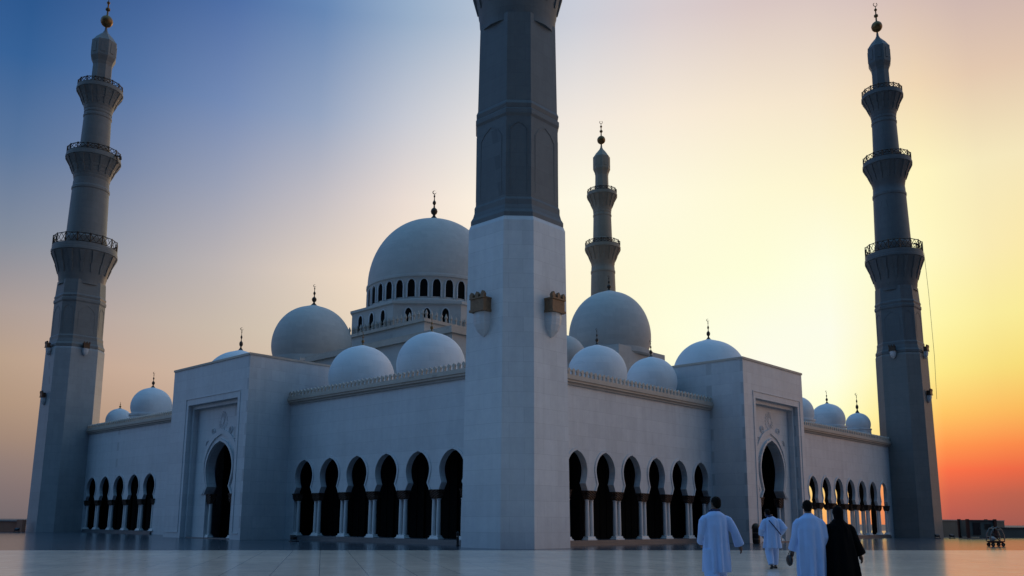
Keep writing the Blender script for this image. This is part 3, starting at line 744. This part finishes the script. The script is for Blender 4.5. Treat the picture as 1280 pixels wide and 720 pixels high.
# litter bin
cx, cy = 16.95, 59.3
T = empty('litter_bin', (cx, cy, 0), 'dark upright litter bin in front of the right portal, left of the distant walker', 'bin')
b = MB(); b.lathe([(.2, 0), (.24, .05), (.25, .1), (.25, .95), (.27, 1.0)], 20, (cx, cy)); b.build('body', 'black', T, True, (cx, cy, 0))
b = MB(); b.lathe([(.28, 1.003), (.28, 1.06), (.25, 1.2), (.15, 1.32), (.03, 1.37)], 20, (cx, cy)); b.build('lid', 'bronze', T, True, (cx, cy, 1))
b = MB()
for z in (.3, .7): b.lathe([(.262, z), (.262, z+.04)], 20, (cx, cy), False, False)
b.build('band', 'steel', T, True, (cx, cy, .3))
def floodlight(x, y, ang, label):
    T = empty('floodlight', (x, y, 0), label, 'floodlight', 'floodlights along the foot of the walls')
    b = MB(); b.cbox((x, y, 0), .55, .34, .05, ang); b.build('foot_plate', 'black', T, False, (x, y, 0))
    b = MB(); ca, sa = math.cos(ang), math.sin(ang)
    for e in (-.22, .22): b.tube([(x+ca*e, y+sa*e, .05), (x+ca*e, y+sa*e, .34)], .025, 6)
    b.build('yoke', 'black', T, False, (x, y, .05))
    b = MB(); t = Vector((-sa, ca, 0)); u = Vector((ca, sa, 0))
    rings = [[Vector((x, y, .22))+t*(-.12)+u*sx*.15+Vector((0, 0, 1))*sz*.08 for sx, sz in ((-1, -1), (1, -1), (1, 1), (-1, 1))], [Vector((x, y, .3))+t*.14+u*sx*.2+Vector((0, 0, 1))*sz*.13 for sx, sz in ((-1, -1), (1, -1), (1, 1), (-1, 1))]]
    b.poly_loft(rings); b.build('lamp_head', 'black', T, False, (x, y, .25))
floodlight(-13.4, 56.4, AX, 'small dark floodlight on the paving beside the left portal side wall')
p = Lc+Vector((-1.6, -5.0)); floodlight(p.x, p.y, 0, 'small dark floodlight at the foot of the far left minaret')
p = Rc+Vector((.2, -4.4)); floodlight(p.x, p.y, 0, 'dark floodlight at the foot of the right minaret, the left one of two')
p = Rc+Vector((1.9, -3.9)); floodlight(p.x, p.y, 0, 'dark floodlight at the foot of the right minaret, the right one of two')
p = PL(3.3, 1.1, 0); 
T = empty('bollard', p, 'short black post at the left foot of the foreground minaret', 'bollard')
b = MB(); b.lathe([(.1, 0), (.1, .06), (.07, .08), (.07, .62), (.085, .65), (.085, .75), (.03, .8)], 14, (p.x, p.y)); b.build('post', 'black', T, True, p)
b = MB(); b.lathe([(.075, .5), (.075, .56)], 14, (p.x, p.y), False, False); b.build('band', 'steel', T, True, p)

# ------------------------------------------------------------------ people
def remeshed(mb, name, mat, parent, voxel, smooth=6, world=None, factor=.5):
    o = mb.build(name+'_src', mat)
    m = o.modifiers.new('r', 'REMESH'); m.mode = 'VOXEL'; m.voxel_size = voxel
    s = o.modifiers.new('s', 'SMOOTH'); s.iterations = smooth; s.factor = factor
    dg = bpy.context.evaluated_depsgraph_get(); dg.update()
    me = bpy.data.meshes.new_from_object(o.evaluated_get(dg)); me.name = name
    bpy.data.objects.remove(o)
    for p in me.polygons: p.use_smooth = True
    me.materials.clear(); me.materials.append(M[mat])
    ob = bpy.data.objects.new(name, me); COL.objects.link(ob)
    ob.parent = parent
    return ob
V = Vector
def hand(b, wrist, d, palm_n, thumb_side, curl=.5, s=1.):
    """five separate curled fingers; d forearm direction, palm_n palm normal"""
    d = V(d).normalized(); n = V(palm_n); n = (n-d*n.dot(d)).normalized(); t = d.cross(n)*thumb_side
    w = V(wrist)
    b.tube([w-d*.02, w+d*.03, w+d*.07, w+d*.095], [(.021, .028), (.019, .038), (.019, .042), (.014, .038)] if False else [.026, .031, .033, .024], 10)
    for i, (off, ln) in enumerate(((.03, .070), (.010, .080), (-.011, .074), (-.031, .058))):
        p = w+d*.085+t*off; q = p; pts = [p-d*.02, p]
        dd = d
        for j, f in enumerate((.45, .3, .25)):
            a = curl*(.5+.35*j); dd = (dd*math.cos(a)+n*math.sin(a)).normalized(); q = q+dd*ln*f*s; pts.append(q)
        b.tube(pts, [.010, .0098, .0092, .0085, .0065], 8)
    p = w+d*.025+t*.024; e = (d*.6+t*.75+n*.25).normalized()
    b.tube([p, p+e*.03, p+e*.052+d*.012, p+e*.056+d*.034+n*.01], [.013, .012, .0105, .008], 8)

def head(b, c, yaw=0, s=1.):
    """c centre of the head; face towards +Y turned by yaw"""
    R = Matrix.Rotation(yaw, 3, 'Z'); c = V(c)
    def A(x, y, z): return c+R @ V((x, y, z))*s
    b.ball(A(0, -.012, .02), .076*s, .095*s, .098*s, 18, 12, R)
    b.ball(A(0, .030, -.045), .056*s, .062*s, .068*s, 16, 10, R)
    b.ball(A(0, .062, -.095), .024*s, .022*s, .02*s, 10, 6, R)      # chin
    b.tube([A(0, .088, .018), A(0, .106, -.018), A(0, .094, -.032)], [.010*s, .015*s, .011*s], 8)   # nose
    for sx in (-1, 1):
        b.ball(A(sx*.032, .083, .012), .014*s, .008*s, .008*s, 8, 6, R)
        b.tube([A(sx*.018, .092, .032), A(sx*.048, .080, .030)], .008*s, 6)
        b.tube([A(sx*.078, -.005, .022), A(sx*.086, -.012, .006), A(sx*.079, -.002, -.024)], [.012*s, .015*s, .010*s], 8)
    b.tube([A(-.022, .086, -.056), A(0, .093, -.054), A(.022, .086, -.056)], [.005*s, .008*s, .005*s], 6)
def foot(b, ankle, yaw, lift=0.):
    R = Matrix.Rotation(yaw, 3, 'Z') @ Matrix.Rotation(-lift, 3, 'X'); a = V(ankle)
    def A(x, y, z): return a+R @ V((x, y, z))
    b.tube([A(0, -.06, -.045), A(0, 0, -.035), A(0, .08, -.05), A(0, .16, -.062), A(0, .19, -.066)], [(.028, .03), (.036, .038), (.042, .03), (.044, .022), (.03, .016)] if False else [.032, .038, .036, .032, .022], 10)

def loft_cloth(b, rings, n=48, fold=0., nf=9, seed=0):
    """rings (cx,cy,z,rx,ry,foldamp)"""
    rnd = random.Random(seed); ph = [rnd.uniform(0, 6.28) for _ in range(4)]; out = []
    for (cx, cy, z, rx, ry, fa) in rings:
        ring = []
        for k in range(n):
            a = 2*PI*k/n
            g = 1+2.5*fa*(math.sin(nf*a+ph[0]+z*.9)+.6*math.sin((nf+4)*a+ph[1]-z*1.3)+.5*math.sin((nf//2)*a+ph[2]))
            ring.append((cx+rx*g*math.cos(a), cy+ry*g*math.sin(a), z))
        out.append(ring)
    b.poly_loft(out)

def place(T, x, y, yaw): T.location = (x, y, .004); T.rotation_euler = (0, 0, yaw)

def walker(label, x, y, yaw, Ht, pose, seed):
    T = empty('person', (0, 0, 0), label, 'person')
    k = Ht/1.78
    S = lambda *p: V(p)*k
    hz = .95; sh = 1.45
    st = pose.get('stride', .22)
    aL, aR = S(-.11, -st, .09), S(.12, st, .08)
    kL, kR = S(-.11, -st*.35+.05, .50), S(.11, st*.6+.03, .50)
    hipL, hipR = S(-.10, 0, .93), S(.10, 0, .93)
    b = MB()
    b.tube([S(0, 0, .86), S(0, -.005, .98), S(0, -.01, 1.12), S(0, .0, 1.28), S(0, -.005, 1.40), S(0, 0, 1.47), S(0, .01, 1.53), S(0, .02, 1.6)], [k*r for r in (.11, .13, .12, .125, .11, .075, .054, .054)], 16)
    b.tube([S(-.19, 0, 1.41), S(0, 0, 1.42), S(.19, 0, 1.41)], [k*.05, k*.07, k*.05], 12)
    head(b, S(*pose.get('head', (0, .03, 1.665))), pose.get('hyaw', 0), k)
    for hp, kn, an in ((hipL, kL, aL), (hipR, kR, aR)):
        b.tube([hp, hp.lerp(kn, .5), kn, kn.lerp(an, .35), an], [k*.088, k*.076, k*.056, k*.052, k*.036], 12)
    foot(b, aL, 0, .5 if pose.get('lift') else .0); foot(b, aR, 0)
    arms = []
    for sx, key in ((-1, 'armL'), (1, 'armR')):
        shd = S(sx*.2, 0, 1.42); el = S(*pose[key][0]); wr = S(*pose[key][1])
        b.tube([shd, shd.lerp(el, .5), el, el.lerp(wr, .5), wr], [k*.052, k*.046, k*.038, k*.036, k*.026], 12)
        d = (wr-el).normalized(); hand(b, wr, d, pose.get('palm'+key[-1], (-sx, .1, 0)), sx*1., .45)
        arms.append((shd, el, wr, d))
    body = remeshed(b, 'body', 'skin', T, .009, 2)
    return T, body, arms, S, k, (hipL, kL, aL), (hipR, kR, aR)

def hair_cap(body, S, k, pose, cover=.6):
    b = MB(); h = pose.get('head', (0, .03, 1.665)); yaw = pose.get('hyaw', 0); R = Matrix.Rotation(yaw, 3, 'Z'); c = S(*h)
    def A(x, y, z): return c+R @ V((x, y, z))*k
    b.ball(A(0, -.018, .032), .084*k, .098*k, .098*k, 18, 12, R)
    b.ball(A(0, -.05, -.015), .072*k, .062*k, .075*k, 16, 10, R)
    o = remeshed(b, 'hair', 'hair', body, .01, 2); return o

def sleeve(b, arm, k, r0=.085, r1=.075, to=.97, flare=.0):
    shd, el, wr, d = arm; e = el.lerp(wr, to)
    inn = V((shd.x*.45, shd.y, shd.z-.01))
    b.tube([inn, shd+V((0, 0, -.025)), shd.lerp(el, .18)+V((0, 0, .0)), shd.lerp(el, .5), el, el.lerp(e, .5), e], [k*.06, k*r0*.82, k*r0*.92, k*(r0-.005), k*(r1), k*(r1+flare*.5), k*(r1+flare)], 18)

# man 1: long white robe, right arm swung out
pose = dict(stride=.25, head=(.03, .04, 1.665), hyaw=.25, armL=((-.235, .02, 1.15), (-.20, .20, 1.0)), armR=((.33, -.03, 1.19), (.43, .03, .95)), palmL=(1, 0, 0), palmR=(-1, 0, .3), lift=1)
T, body, arms, S, k, l1, l2 = walker('man in a long white robe walking with his right arm swung out, leftmost person', 0, 0, 0, 1.80, pose, 1)
hair_cap(body, S, k, pose)
b = MB()
loft_cloth(b, [(0, .02, 1.565*k, .06, .06, 0), (0, .01, 1.53*k, .085*k, .08*k, 0), (0, 0, 1.50*k, .135*k, .105*k, 0), (0, 0, 1.46*k, .185*k, .125*k, 0), (0, 0, 1.40*k, .21*k, .14*k, .005), (0, -.01, 1.30*k, .205*k, .15*k, .015), (0, -.01, 1.1*k, .205*k, .155*k, .025), (0, 0, .9*k, .21*k, .17*k, .035), (0, 0, .72*k, .215*k, .19*k, .04), (0, 0, .5*k, .215*k, .20*k, .045)], seed=3)
for (hp, kn, an), ph in ((l1, 0), (l2, 2)):
    b.tube([hp+V((0, 0, -.05)), hp.lerp(kn, .6), kn, kn.lerp(an, .5), an+V((0, 0, .10))], [k*.14, k*.135, k*.13, k*.125, k*.13], 20)
sleeve(b, arms[0], k, .09, .075); sleeve(b, arms[1], k, .085, .07, .97, .02)
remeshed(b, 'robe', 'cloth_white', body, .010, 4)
b = MB(); b.tube([S(-.07, -.03, 1.555), S(0, -.055, 1.55), S(.07, -.03, 1.555), S(.085, .04, 1.54), S(0, .09, 1.52), S(-.085, .04, 1.54), S(-.07, -.03, 1.555)], .018*k, 8); b.build('collar', 'cloth_navy', body, True).parent = body
body.children[-1].matrix_parent_inverse.identity()
for (hp, kn, an), lf in ((l1, .5), (l2, 0)):
    b = MB(); foot(b, an+V((0, 0, -.008)), 0, lf); b.v = [tuple(an+(V(v)-an)*1.12) for v in b.v]; o = b.build('shoe', 'leather', body, True); o.matrix_parent_inverse.identity()
place(T, 3.72, 15.5, 0.1)

# man 3: broad white robe with a shawl, head turned
pose = dict(stride=.12, head=(.0, .05, 1.66), hyaw=-.2, armL=((-.24, .02, 1.15), (-.27, .12, .90)), armR=((.235, -.02, 1.15), (.22, .10, .92)), palmL=(1, 0, 0), palmR=(-1, 0, 0))
T, body, arms, S, k, l1, l2 = walker('man in a broad white robe walking beside the woman in black', 0, 0, 0, 1.74, pose, 2)
hair_cap(body, S, k, pose)
b = MB()
loft_cloth(b, [(0, .02, 1.56*k, .06, .06, 0), (0, .01, 1.52*k, .10*k, .09*k, 0), (0, 0, 1.495*k, .145*k, .11*k, 0), (0, 0, 1.46*k, .19*k, .13*k, 0), (0, 0, 1.40*k, .215*k, .145*k, .01), (0, -.01, 1.28*k, .235*k, .165*k, .02), (0, -.02, 1.0*k, .245*k, .18*k, .035), (0, -.01, .7*k, .24*k, .19*k, .045), (0, 0, .4*k, .23*k, .20*k, .05), (0, .0, .16*k, .225*k, .20*k, .055)], nf=8, seed=11)
sleeve(b, arms[0], k, .09, .08, .9, .01); sleeve(b, arms[1], k, .09, .08, .9, .01)
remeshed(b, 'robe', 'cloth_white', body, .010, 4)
for (hp, kn, an) in (l1, l2):
    b = MB(); foot(b, an+V((0, 0, -.004)), 0, 0); b.v = [tuple(an+(V(v)-an)*1.12) for v in b.v]; o = b.build('shoe', 'leather', body, True); o.matrix_parent_inverse.identity()
place(T, 5.20, 15.0, .05)
# bag in his left hand
wr = T.matrix_basis @ arms[0][2] if False else V((5.20-.29, 15.0+.14, .78))
b = MB(); b.ball((wr.x-.03, wr.y, .735), .05, .11, .10, 14, 10); 
b.v = [(x, y, z) for x, y, z in b.v]
hb = b.build('handbag', 'leather', None, True, (wr.x, wr.y, .73)); tag(hb, 'small black bag held in the left hand of the broad robed man', 'bag')
b = MB(); b.tube([(wr.x-.03, wr.y-.05, .82), (wr.x-.01, wr.y-.03, .89), (wr.x-.01, wr.y+.03, .89), (wr.x-.03, wr.y+.05, .82)], .008, 6); b.build('strap', 'leather', hb, True)

# woman in black
pose = dict(stride=.12, head=(.0, .04, 1.66), hyaw=.0, armL=((-.24, -.02, 1.16), (-.27, .0, .93)), armR=((.28, -.02, 1.14), (.37, .04, .90)), palmL=(1, 0, 0), palmR=(-1, 0, 0))
T, body, arms, S, k, l1, l2 = walker('woman in a black abaya and headscarf walking away', 0, 0, 0, 1.64, pose, 3)
b = MB()
loft_cloth(b, [(0, .02, 1.56*k, .07, .07, 0), (0, .01, 1.50*k, .13*k, .11*k, 0), (0, 0, 1.44*k, .19*k, .14*k, .01), (0, -.01, 1.25*k, .225*k, .17*k, .015), (0, -.01, 1.0*k, .27*k, .21*k, .025), (0, -.01, .7*k, .315*k, .25*k, .03), (0, 0, .4*k, .34*k, .28*k, .035), (0, .0, .06*k, .37*k, .31*k, .04)], nf=9, seed=21)
sleeve(b, arms[0], k, .085, .08, .95, .02); sleeve(b, arms[1], k, .085, .085, .93, .03)
remeshed(b, 'abaya', 'cloth_black', body, .011, 7)
b = MB(); c = S(0, .03, 1.66)
b.ball(c+V((0, -.025, .02))*k, .098*k, .11*k, .118*k, 18, 12)
loft_cloth(b, [(c.x, c.y-.03, c.z-.02, .09*k, .10*k, 0), (c.x, c.y-.05, c.z-.11, .085*k, .085*k, .01), (c.x, c.y-.05, c.z-.19, .13*k, .11*k, .02), (c.x, c.y-.05, c.z-.27, .2*k, .14*k, .02), (c.x, c.y-.05, c.z-.42, .20*k, .15*k, .03)], seed=5)
remeshed(b, 'headscarf', 'cloth_black', body, .011, 5)
for (hp, kn, an) in (l1, l2):
    b = MB(); foot(b, an+V((0, 0, -.004)), 0, 0); b.v = [tuple(an+(V(v)-an)*1.12) for v in b.v]; o = b.build('shoe', 'leather', body, True); o.matrix_parent_inverse.identity()
place(T, 5.72, 15.05, -.05)

# man 2, further off: long shirt over white trousers
pose = dict(stride=.14, head=(-.10, .06, 1.64), hyaw=.3, armL=((-.30, .0, 1.16), (-.24, .16, 1.0)), armR=((.35, -.06, 1.20), (.24, .14, 1.02)), palmL=(1, 0, 0), palmR=(-1, 0, 0), lift=1)
T, body, arms, S, k, l1, l2 = walker('distant man in a white knee length shirt and trousers, before the portal', 0, 0, 0, 1.80, pose, 4)
hair_cap(body, S, k, pose)
b = MB()
loft_cloth(b, [(-.03, .03, 1.56*k, .07, .07, 0), (0, .01, 1.51*k, .12*k, .10*k, 0), (0, .0, 1.46*k, .19*k, .13*k, 0), (.0, 0, 1.40*k, .225*k, .155*k, .01), (.0, -.01, 1.28*k, .24*k, .17*k, .02), (0, -.01, 1.0*k, .24*k, .18*k, .03), (0, -.01, .8*k, .25*k, .19*k, .04), (0, 0, .60*k, .27*k, .2*k, .05)], nf=8, seed=31)
sleeve(b, arms[0], k, .10, .10, .9, .01); sleeve(b, arms[1], k, .11, .12, .9, .0)
remeshed(b, 'long_shirt', 'cloth_white', body, .011, 4)
b = MB()
for (hp, kn, an) in (l1, l2):
    b.tube([hp, hp.lerp(kn, .6), kn, kn.lerp(an, .5), an+V((0, 0, .03))], [k*.13, k*.13, k*.12, k*.105, k*.085], 20)
remeshed(b, 'trousers', 'cloth_white', body, .012, 5)
b = MB()
for (xa, za, xb, zb, r) in ((-.14, 1.42, .2, 1.0, .016),):
    yb = -.175 if abs(xa) < .15 else -.13
    b.tube([S(xa, yb, za), S((xa+xb)/2, yb-.03, (za+zb)/2), S(xb, yb-.02, zb)], r*k, 8)
o = b.build('strap', 'cloth_navy', body, True); o.matrix_parent_inverse.identity()
b = MB(); b.tube([S(-.16, .0, 1.57), S(-.08, -.06, 1.545), S(.0, -.04, 1.55), S(.0, .05, 1.55)], .026*k, 8); o = b.build('collar', 'cloth_navy', body, True); o.matrix_parent_inverse.identity()
for (hp, kn, an), lf in ((l1, .5), (l2, 0)):
    b = MB(); foot(b, an+V((0, 0, -.004)), 0, lf); b.v = [tuple(an+(V(v)-an)*1.12) for v in b.v]; o = b.build('shoe', 'leather', body, True); o.matrix_parent_inverse.identity()
place(T, 8.17, 26.9, 0.08)

# ------------------------------------------------------------------ sky
def lin(c):
    out = []
    for v in c:
        v = v/255.; out.append(v/12.92 if v <= .04045 else ((v+.055)/1.055)**2.4)
    return out
ELS = [-2, 0, 1.5, 3, 4.5, 6.5, 9, 12, 16, 21, 26, 32]
ST = {  # azimuth (deg, + right of the view axis): colours by elevation
 -31: [(92, 86, 90), (116, 106, 108), (129, 114, 113), (143, 124, 117), (160, 135, 119), (175, 148, 126), (184, 159, 138), (170, 156, 151), (131, 140, 156), (89, 117, 156), (54, 97, 150), (32, 76, 132)],
 -25: [(94, 88, 91), (119, 106, 109), (133, 115, 113), (148, 126, 118), (166, 140, 123), (185, 156, 135), (198, 170, 151), (186, 170, 162), (156, 158, 167), (120, 136, 167), (85, 117, 165), (57, 92, 147)],
 -19: [(100, 92, 93), (125, 110, 111), (140, 120, 115), (156, 131, 121), (174, 146, 129), (194, 164, 144), (205, 180, 160), (200, 185, 170), (188, 180, 179), (154, 161, 182), (116, 139, 181), (77, 110, 165)],
 -13: [(106, 96, 96), (133, 114, 112), (149, 126, 117), (166, 139, 123), (182, 155, 135), (199, 174, 150), (211, 191, 168), (216, 201, 181), (222, 206, 191), (192, 188, 194), (149, 165, 193), (103, 135, 180)],
 -7: [(113, 100, 100), (143, 119, 113), (161, 133, 120), (179, 148, 128), (195, 165, 140), (213, 187, 158), (229, 206, 177), (241, 220, 193), (248, 227, 203), (234, 220, 211), (199, 202, 212), (151, 173, 200)],
 -1: [(127, 109, 108), (158, 127, 119), (178, 143, 129), (197, 159, 139), (213, 177, 152), (229, 198, 169), (242, 216, 186), (249, 230, 202), (255, 239, 214), (255, 243, 225), (231, 226, 223), (185, 197, 213)],
 5: [(144, 117, 108), (181, 138, 120), (202, 160, 135), (222, 181, 151), (234, 198, 166), (243, 215, 184), (250, 233, 198), (254, 244, 209), (255, 246, 217), (255, 250, 229), (242, 233, 223), (204, 206, 216)],
 11: [(170, 123, 98), (224, 164, 116), (240, 189, 138), (252, 212, 162), (254, 227, 182), (255, 240, 203), (255, 252, 216), (255, 255, 222), (254, 252, 218), (255, 250, 223), (248, 235, 217), (216, 205, 207)],
 17: [(200, 120, 80), (255, 194, 109), (255, 216, 137), (255, 238, 166), (255, 250, 192), (255, 253, 226), (254, 252, 236), (253, 253, 231), (254, 255, 218), (254, 248, 213), (247, 232, 208), (217, 199, 196)],
 21: [(195, 101, 72), (255, 167, 93), (255, 199, 116), (255, 232, 140), (255, 255, 164), (255, 255, 204), (254, 255, 229), (253, 253, 234), (254, 255, 226), (254, 246, 209), (245, 229, 204), (216, 197, 193)],
 24: [(157, 82, 72), (224, 124, 87), (246, 135, 88), (255, 160, 95), (255, 202, 117), (255, 236, 149), (255, 248, 183), (254, 248, 202), (254, 253, 213), (255, 246, 202), (244, 223, 193), (211, 191, 190)],
 27: [(120, 66, 73), (175, 91, 82), (205, 100, 78), (250, 112, 72), (255, 150, 79), (255, 199, 102), (254, 234, 139), (255, 246, 171), (255, 248, 194), (255, 245, 194), (240, 215, 181), (205, 182, 182)],
 30: [(111, 66, 72), (165, 92, 81), (188, 98, 78), (238, 106, 70), (252, 140, 76), (252, 188, 96), (248, 222, 126), (250, 236, 157), (250, 235, 180), (246, 233, 190), (228, 201, 176), (193, 172, 177)],
 33: [(119, 71, 68), (159, 94, 81), (180, 98, 77), (226, 104, 70), (246, 138, 74), (249, 186, 90), (248, 220, 117), (250, 235, 149), (251, 232, 169), (245, 230, 188), (225, 198, 175), (191, 169, 174)],
 60: [(90, 75, 85), (150, 110, 105), (173, 124, 107), (191, 137, 111), (197, 145, 117), (202, 154, 124), (202, 162, 135), (194, 165, 148), (181, 160, 158), (163, 153, 168), (143, 145, 175), (119, 134, 178)],
 100: [(60, 60, 75), (115, 98, 105), (128, 108, 111), (138, 116, 116), (140, 120, 120), (141, 122, 124), (137, 124, 130), (129, 122, 137), (116, 119, 146), (102, 116, 154), (93, 114, 160), (85, 112, 163)],
 140: [(40, 46, 62), (60, 66, 88), (61, 69, 93), (62, 72, 99), (62, 74, 103), (61, 76, 108), (59, 78, 114), (58, 81, 121), (59, 85, 131), (63, 91, 142), (68, 97, 150), (73, 103, 158)],
 180: [(20, 28, 42), (24, 38, 60), (25, 40, 64), (26, 42, 69), (27, 44, 73), (28, 47, 79), (30, 51, 87), (33, 56, 95), (37, 65, 107), (46, 77, 123), (54, 88, 139), (64, 100, 155)],
 220: [(30, 38, 56), (40, 54, 80), (41, 57, 85), (42, 60, 91), (43, 62, 95), (44, 65, 101), (46, 69, 109), (49, 74, 117), (52, 80, 128), (57, 88, 141), (63, 95, 150), (67, 101, 158)],
 260: [(50, 60, 80), (84, 96, 122), (87, 101, 128), (90, 106, 135), (91, 110, 141), (92, 113, 147), (92, 116, 154), (90, 118, 160), (86, 116, 164), (80, 114, 167), (75, 111, 168), (70, 106, 166)],
 300: [(70, 70, 85), (90, 86, 105), (95, 89, 109), (101, 93, 112), (108, 97, 116), (114, 103, 121), (118, 109, 129), (113, 112, 138), (99, 109, 148), (81, 104, 155), (65, 96, 158), (52, 84, 153)],
}
GAIN = {60: (1.8, 1.6, 1.2), 100: (4.9, 4.3, 2.6), 140: (.25, .33, .4), 180: (.16, .26, .32), -180: (.16, .26, .32), -140: (.25, .33, .4), -100: (3.4, 3.3, 2.6), -60: (1.5, 1.4, 1.2)}
ZEN = [a*v for a, v in zip((.90, 1.13, 1.14), lin((122, 172, 222)))]
w = bpy.data.worlds.new('World'); scene.world = w; w.use_nodes = True
nt = w.node_tree; N = nt.nodes; Lk = nt.links; N.clear()
out = N.new('ShaderNodeOutputWorld'); bg = N.new('ShaderNodeBackground'); Lk.new(bg.outputs[0], out.inputs[0])
tc = N.new('ShaderNodeTexCoord'); sep = N.new('ShaderNodeSeparateXYZ'); Lk.new(tc.outputs['Generated'], sep.inputs[0])
def math_n(op, a, b2=None):
    m = N.new('ShaderNodeMath'); m.operation = op
    for i, v in enumerate((a, b2)):
        if v is None: continue
        if isinstance(v, (int, float)): m.inputs[i].default_value = v
        else: Lk.new(v, m.inputs[i])
    return m.outputs[0]
el = math_n('MULTIPLY', math_n('ARCSINE', sep.outputs[2]), 180/PI)
az = math_n('MULTIPLY', math_n('ARCTAN2', sep.outputs[0], sep.outputs[1]), 180/PI)   # 0 at +Y, + to the right
# soft drift so the colour bands are not ruler-straight
ns = noise(nt, 2.0, 3, .5, tc.outputs['Generated'])
elw = math_n('ADD', el, math_n('MULTIPLY', math_n('SUBTRACT', ns.outputs[0], .5), 1.6))
fac = N.new('ShaderNodeMapRange'); Lk.new(elw, fac.inputs[0]); fac.inputs[1].default_value = -2; fac.inputs[2].default_value = 90
azs = sorted(a if a < 180 else a-360 for a in ST if a != 180)
keys = [-180]+azs+[180]
cols = {}
for a in keys:
    src = ST[180] if abs(a) == 180 else ST[a if a in ST else a+360]
    if abs(a) == 180 and 180 in cols: pass
    g = GAIN.get(a, 1.0); g = g if isinstance(g, tuple) else (g, g, g)
    stops = [((e+2)/92., tuple(v*q for v, q in zip(lin(c), g))) for e, c in zip(ELS, src)]
    stops.append((.56, tuple(.45*x*min(q, 1.3)+.55*y for x, y, q in zip(lin(src[-1]), ZEN, g)))); stops.append((.8, tuple(ZEN))); stops.append((1., tuple(ZEN)))
    cols[a] = ramp(nt, fac.outputs[0], stops).outputs[0]
cur = cols[keys[0]]
for a0, a1 in zip(keys[:-1], keys[1:]):
    mr = N.new('ShaderNodeMapRange'); Lk.new(az, mr.inputs[0]); mr.inputs[1].default_value = a0; mr.inputs[2].default_value = a1
    mr.interpolation_type = 'LINEAR'
    mx = N.new('ShaderNodeMix'); mx.data_type = 'RGBA'; Lk.new(mr.outputs[0], mx.inputs[0]); Lk.new(cur, mx.inputs[6]); Lk.new(cols[a1], mx.inputs[7]); cur = mx.outputs[2]
Lk.new(cur, bg.inputs[0]); bg.inputs[1].default_value = 1.0

# ------------------------------------------------------------------ sun, low behind the right portal
sd = bpy.data.lights.new('sun', 'SUN'); sd.energy = .35; sd.angle = math.radians(2.5); sd.color = (1., .62, .32)
so = bpy.data.objects.new('sun', sd); COL.objects.link(so)
saz, sel = math.radians(19), math.radians(3.)
dirv = V((math.sin(saz)*math.cos(sel), math.cos(saz)*math.cos(sel), math.sin(sel)))
so.rotation_euler = dirv.to_track_quat('Z', 'Y').to_euler(); so.location = (30, 80, 40)

# ------------------------------------------------------------------ camera
cd = bpy.data.cameras.new('camera'); cam = bpy.data.objects.new('camera', cd); COL.objects.link(cam)
cd.sensor_width = 36; cd.lens = 1083.7/1280*36; cd.shift_x = 8.72/1280; cd.shift_y = 100.13/1280
cd.clip_start = .1; cd.clip_end = 12000
cam.location = (0, 0, 1.35)
R = Matrix.Rotation(PI/2+.17530, 4, 'X') @ Matrix.Rotation(.00676, 4, 'Z')
cam.rotation_euler = R.to_euler(); scene.camera = cam
vs = scene.view_settings; vs.view_transform = 'Standard'; vs.look = 'None'; vs.exposure = 0; vs.gamma = 1; vs.use_curve_mapping = False
scene.render.resolution_x = 1024; scene.render.resolution_y = 576
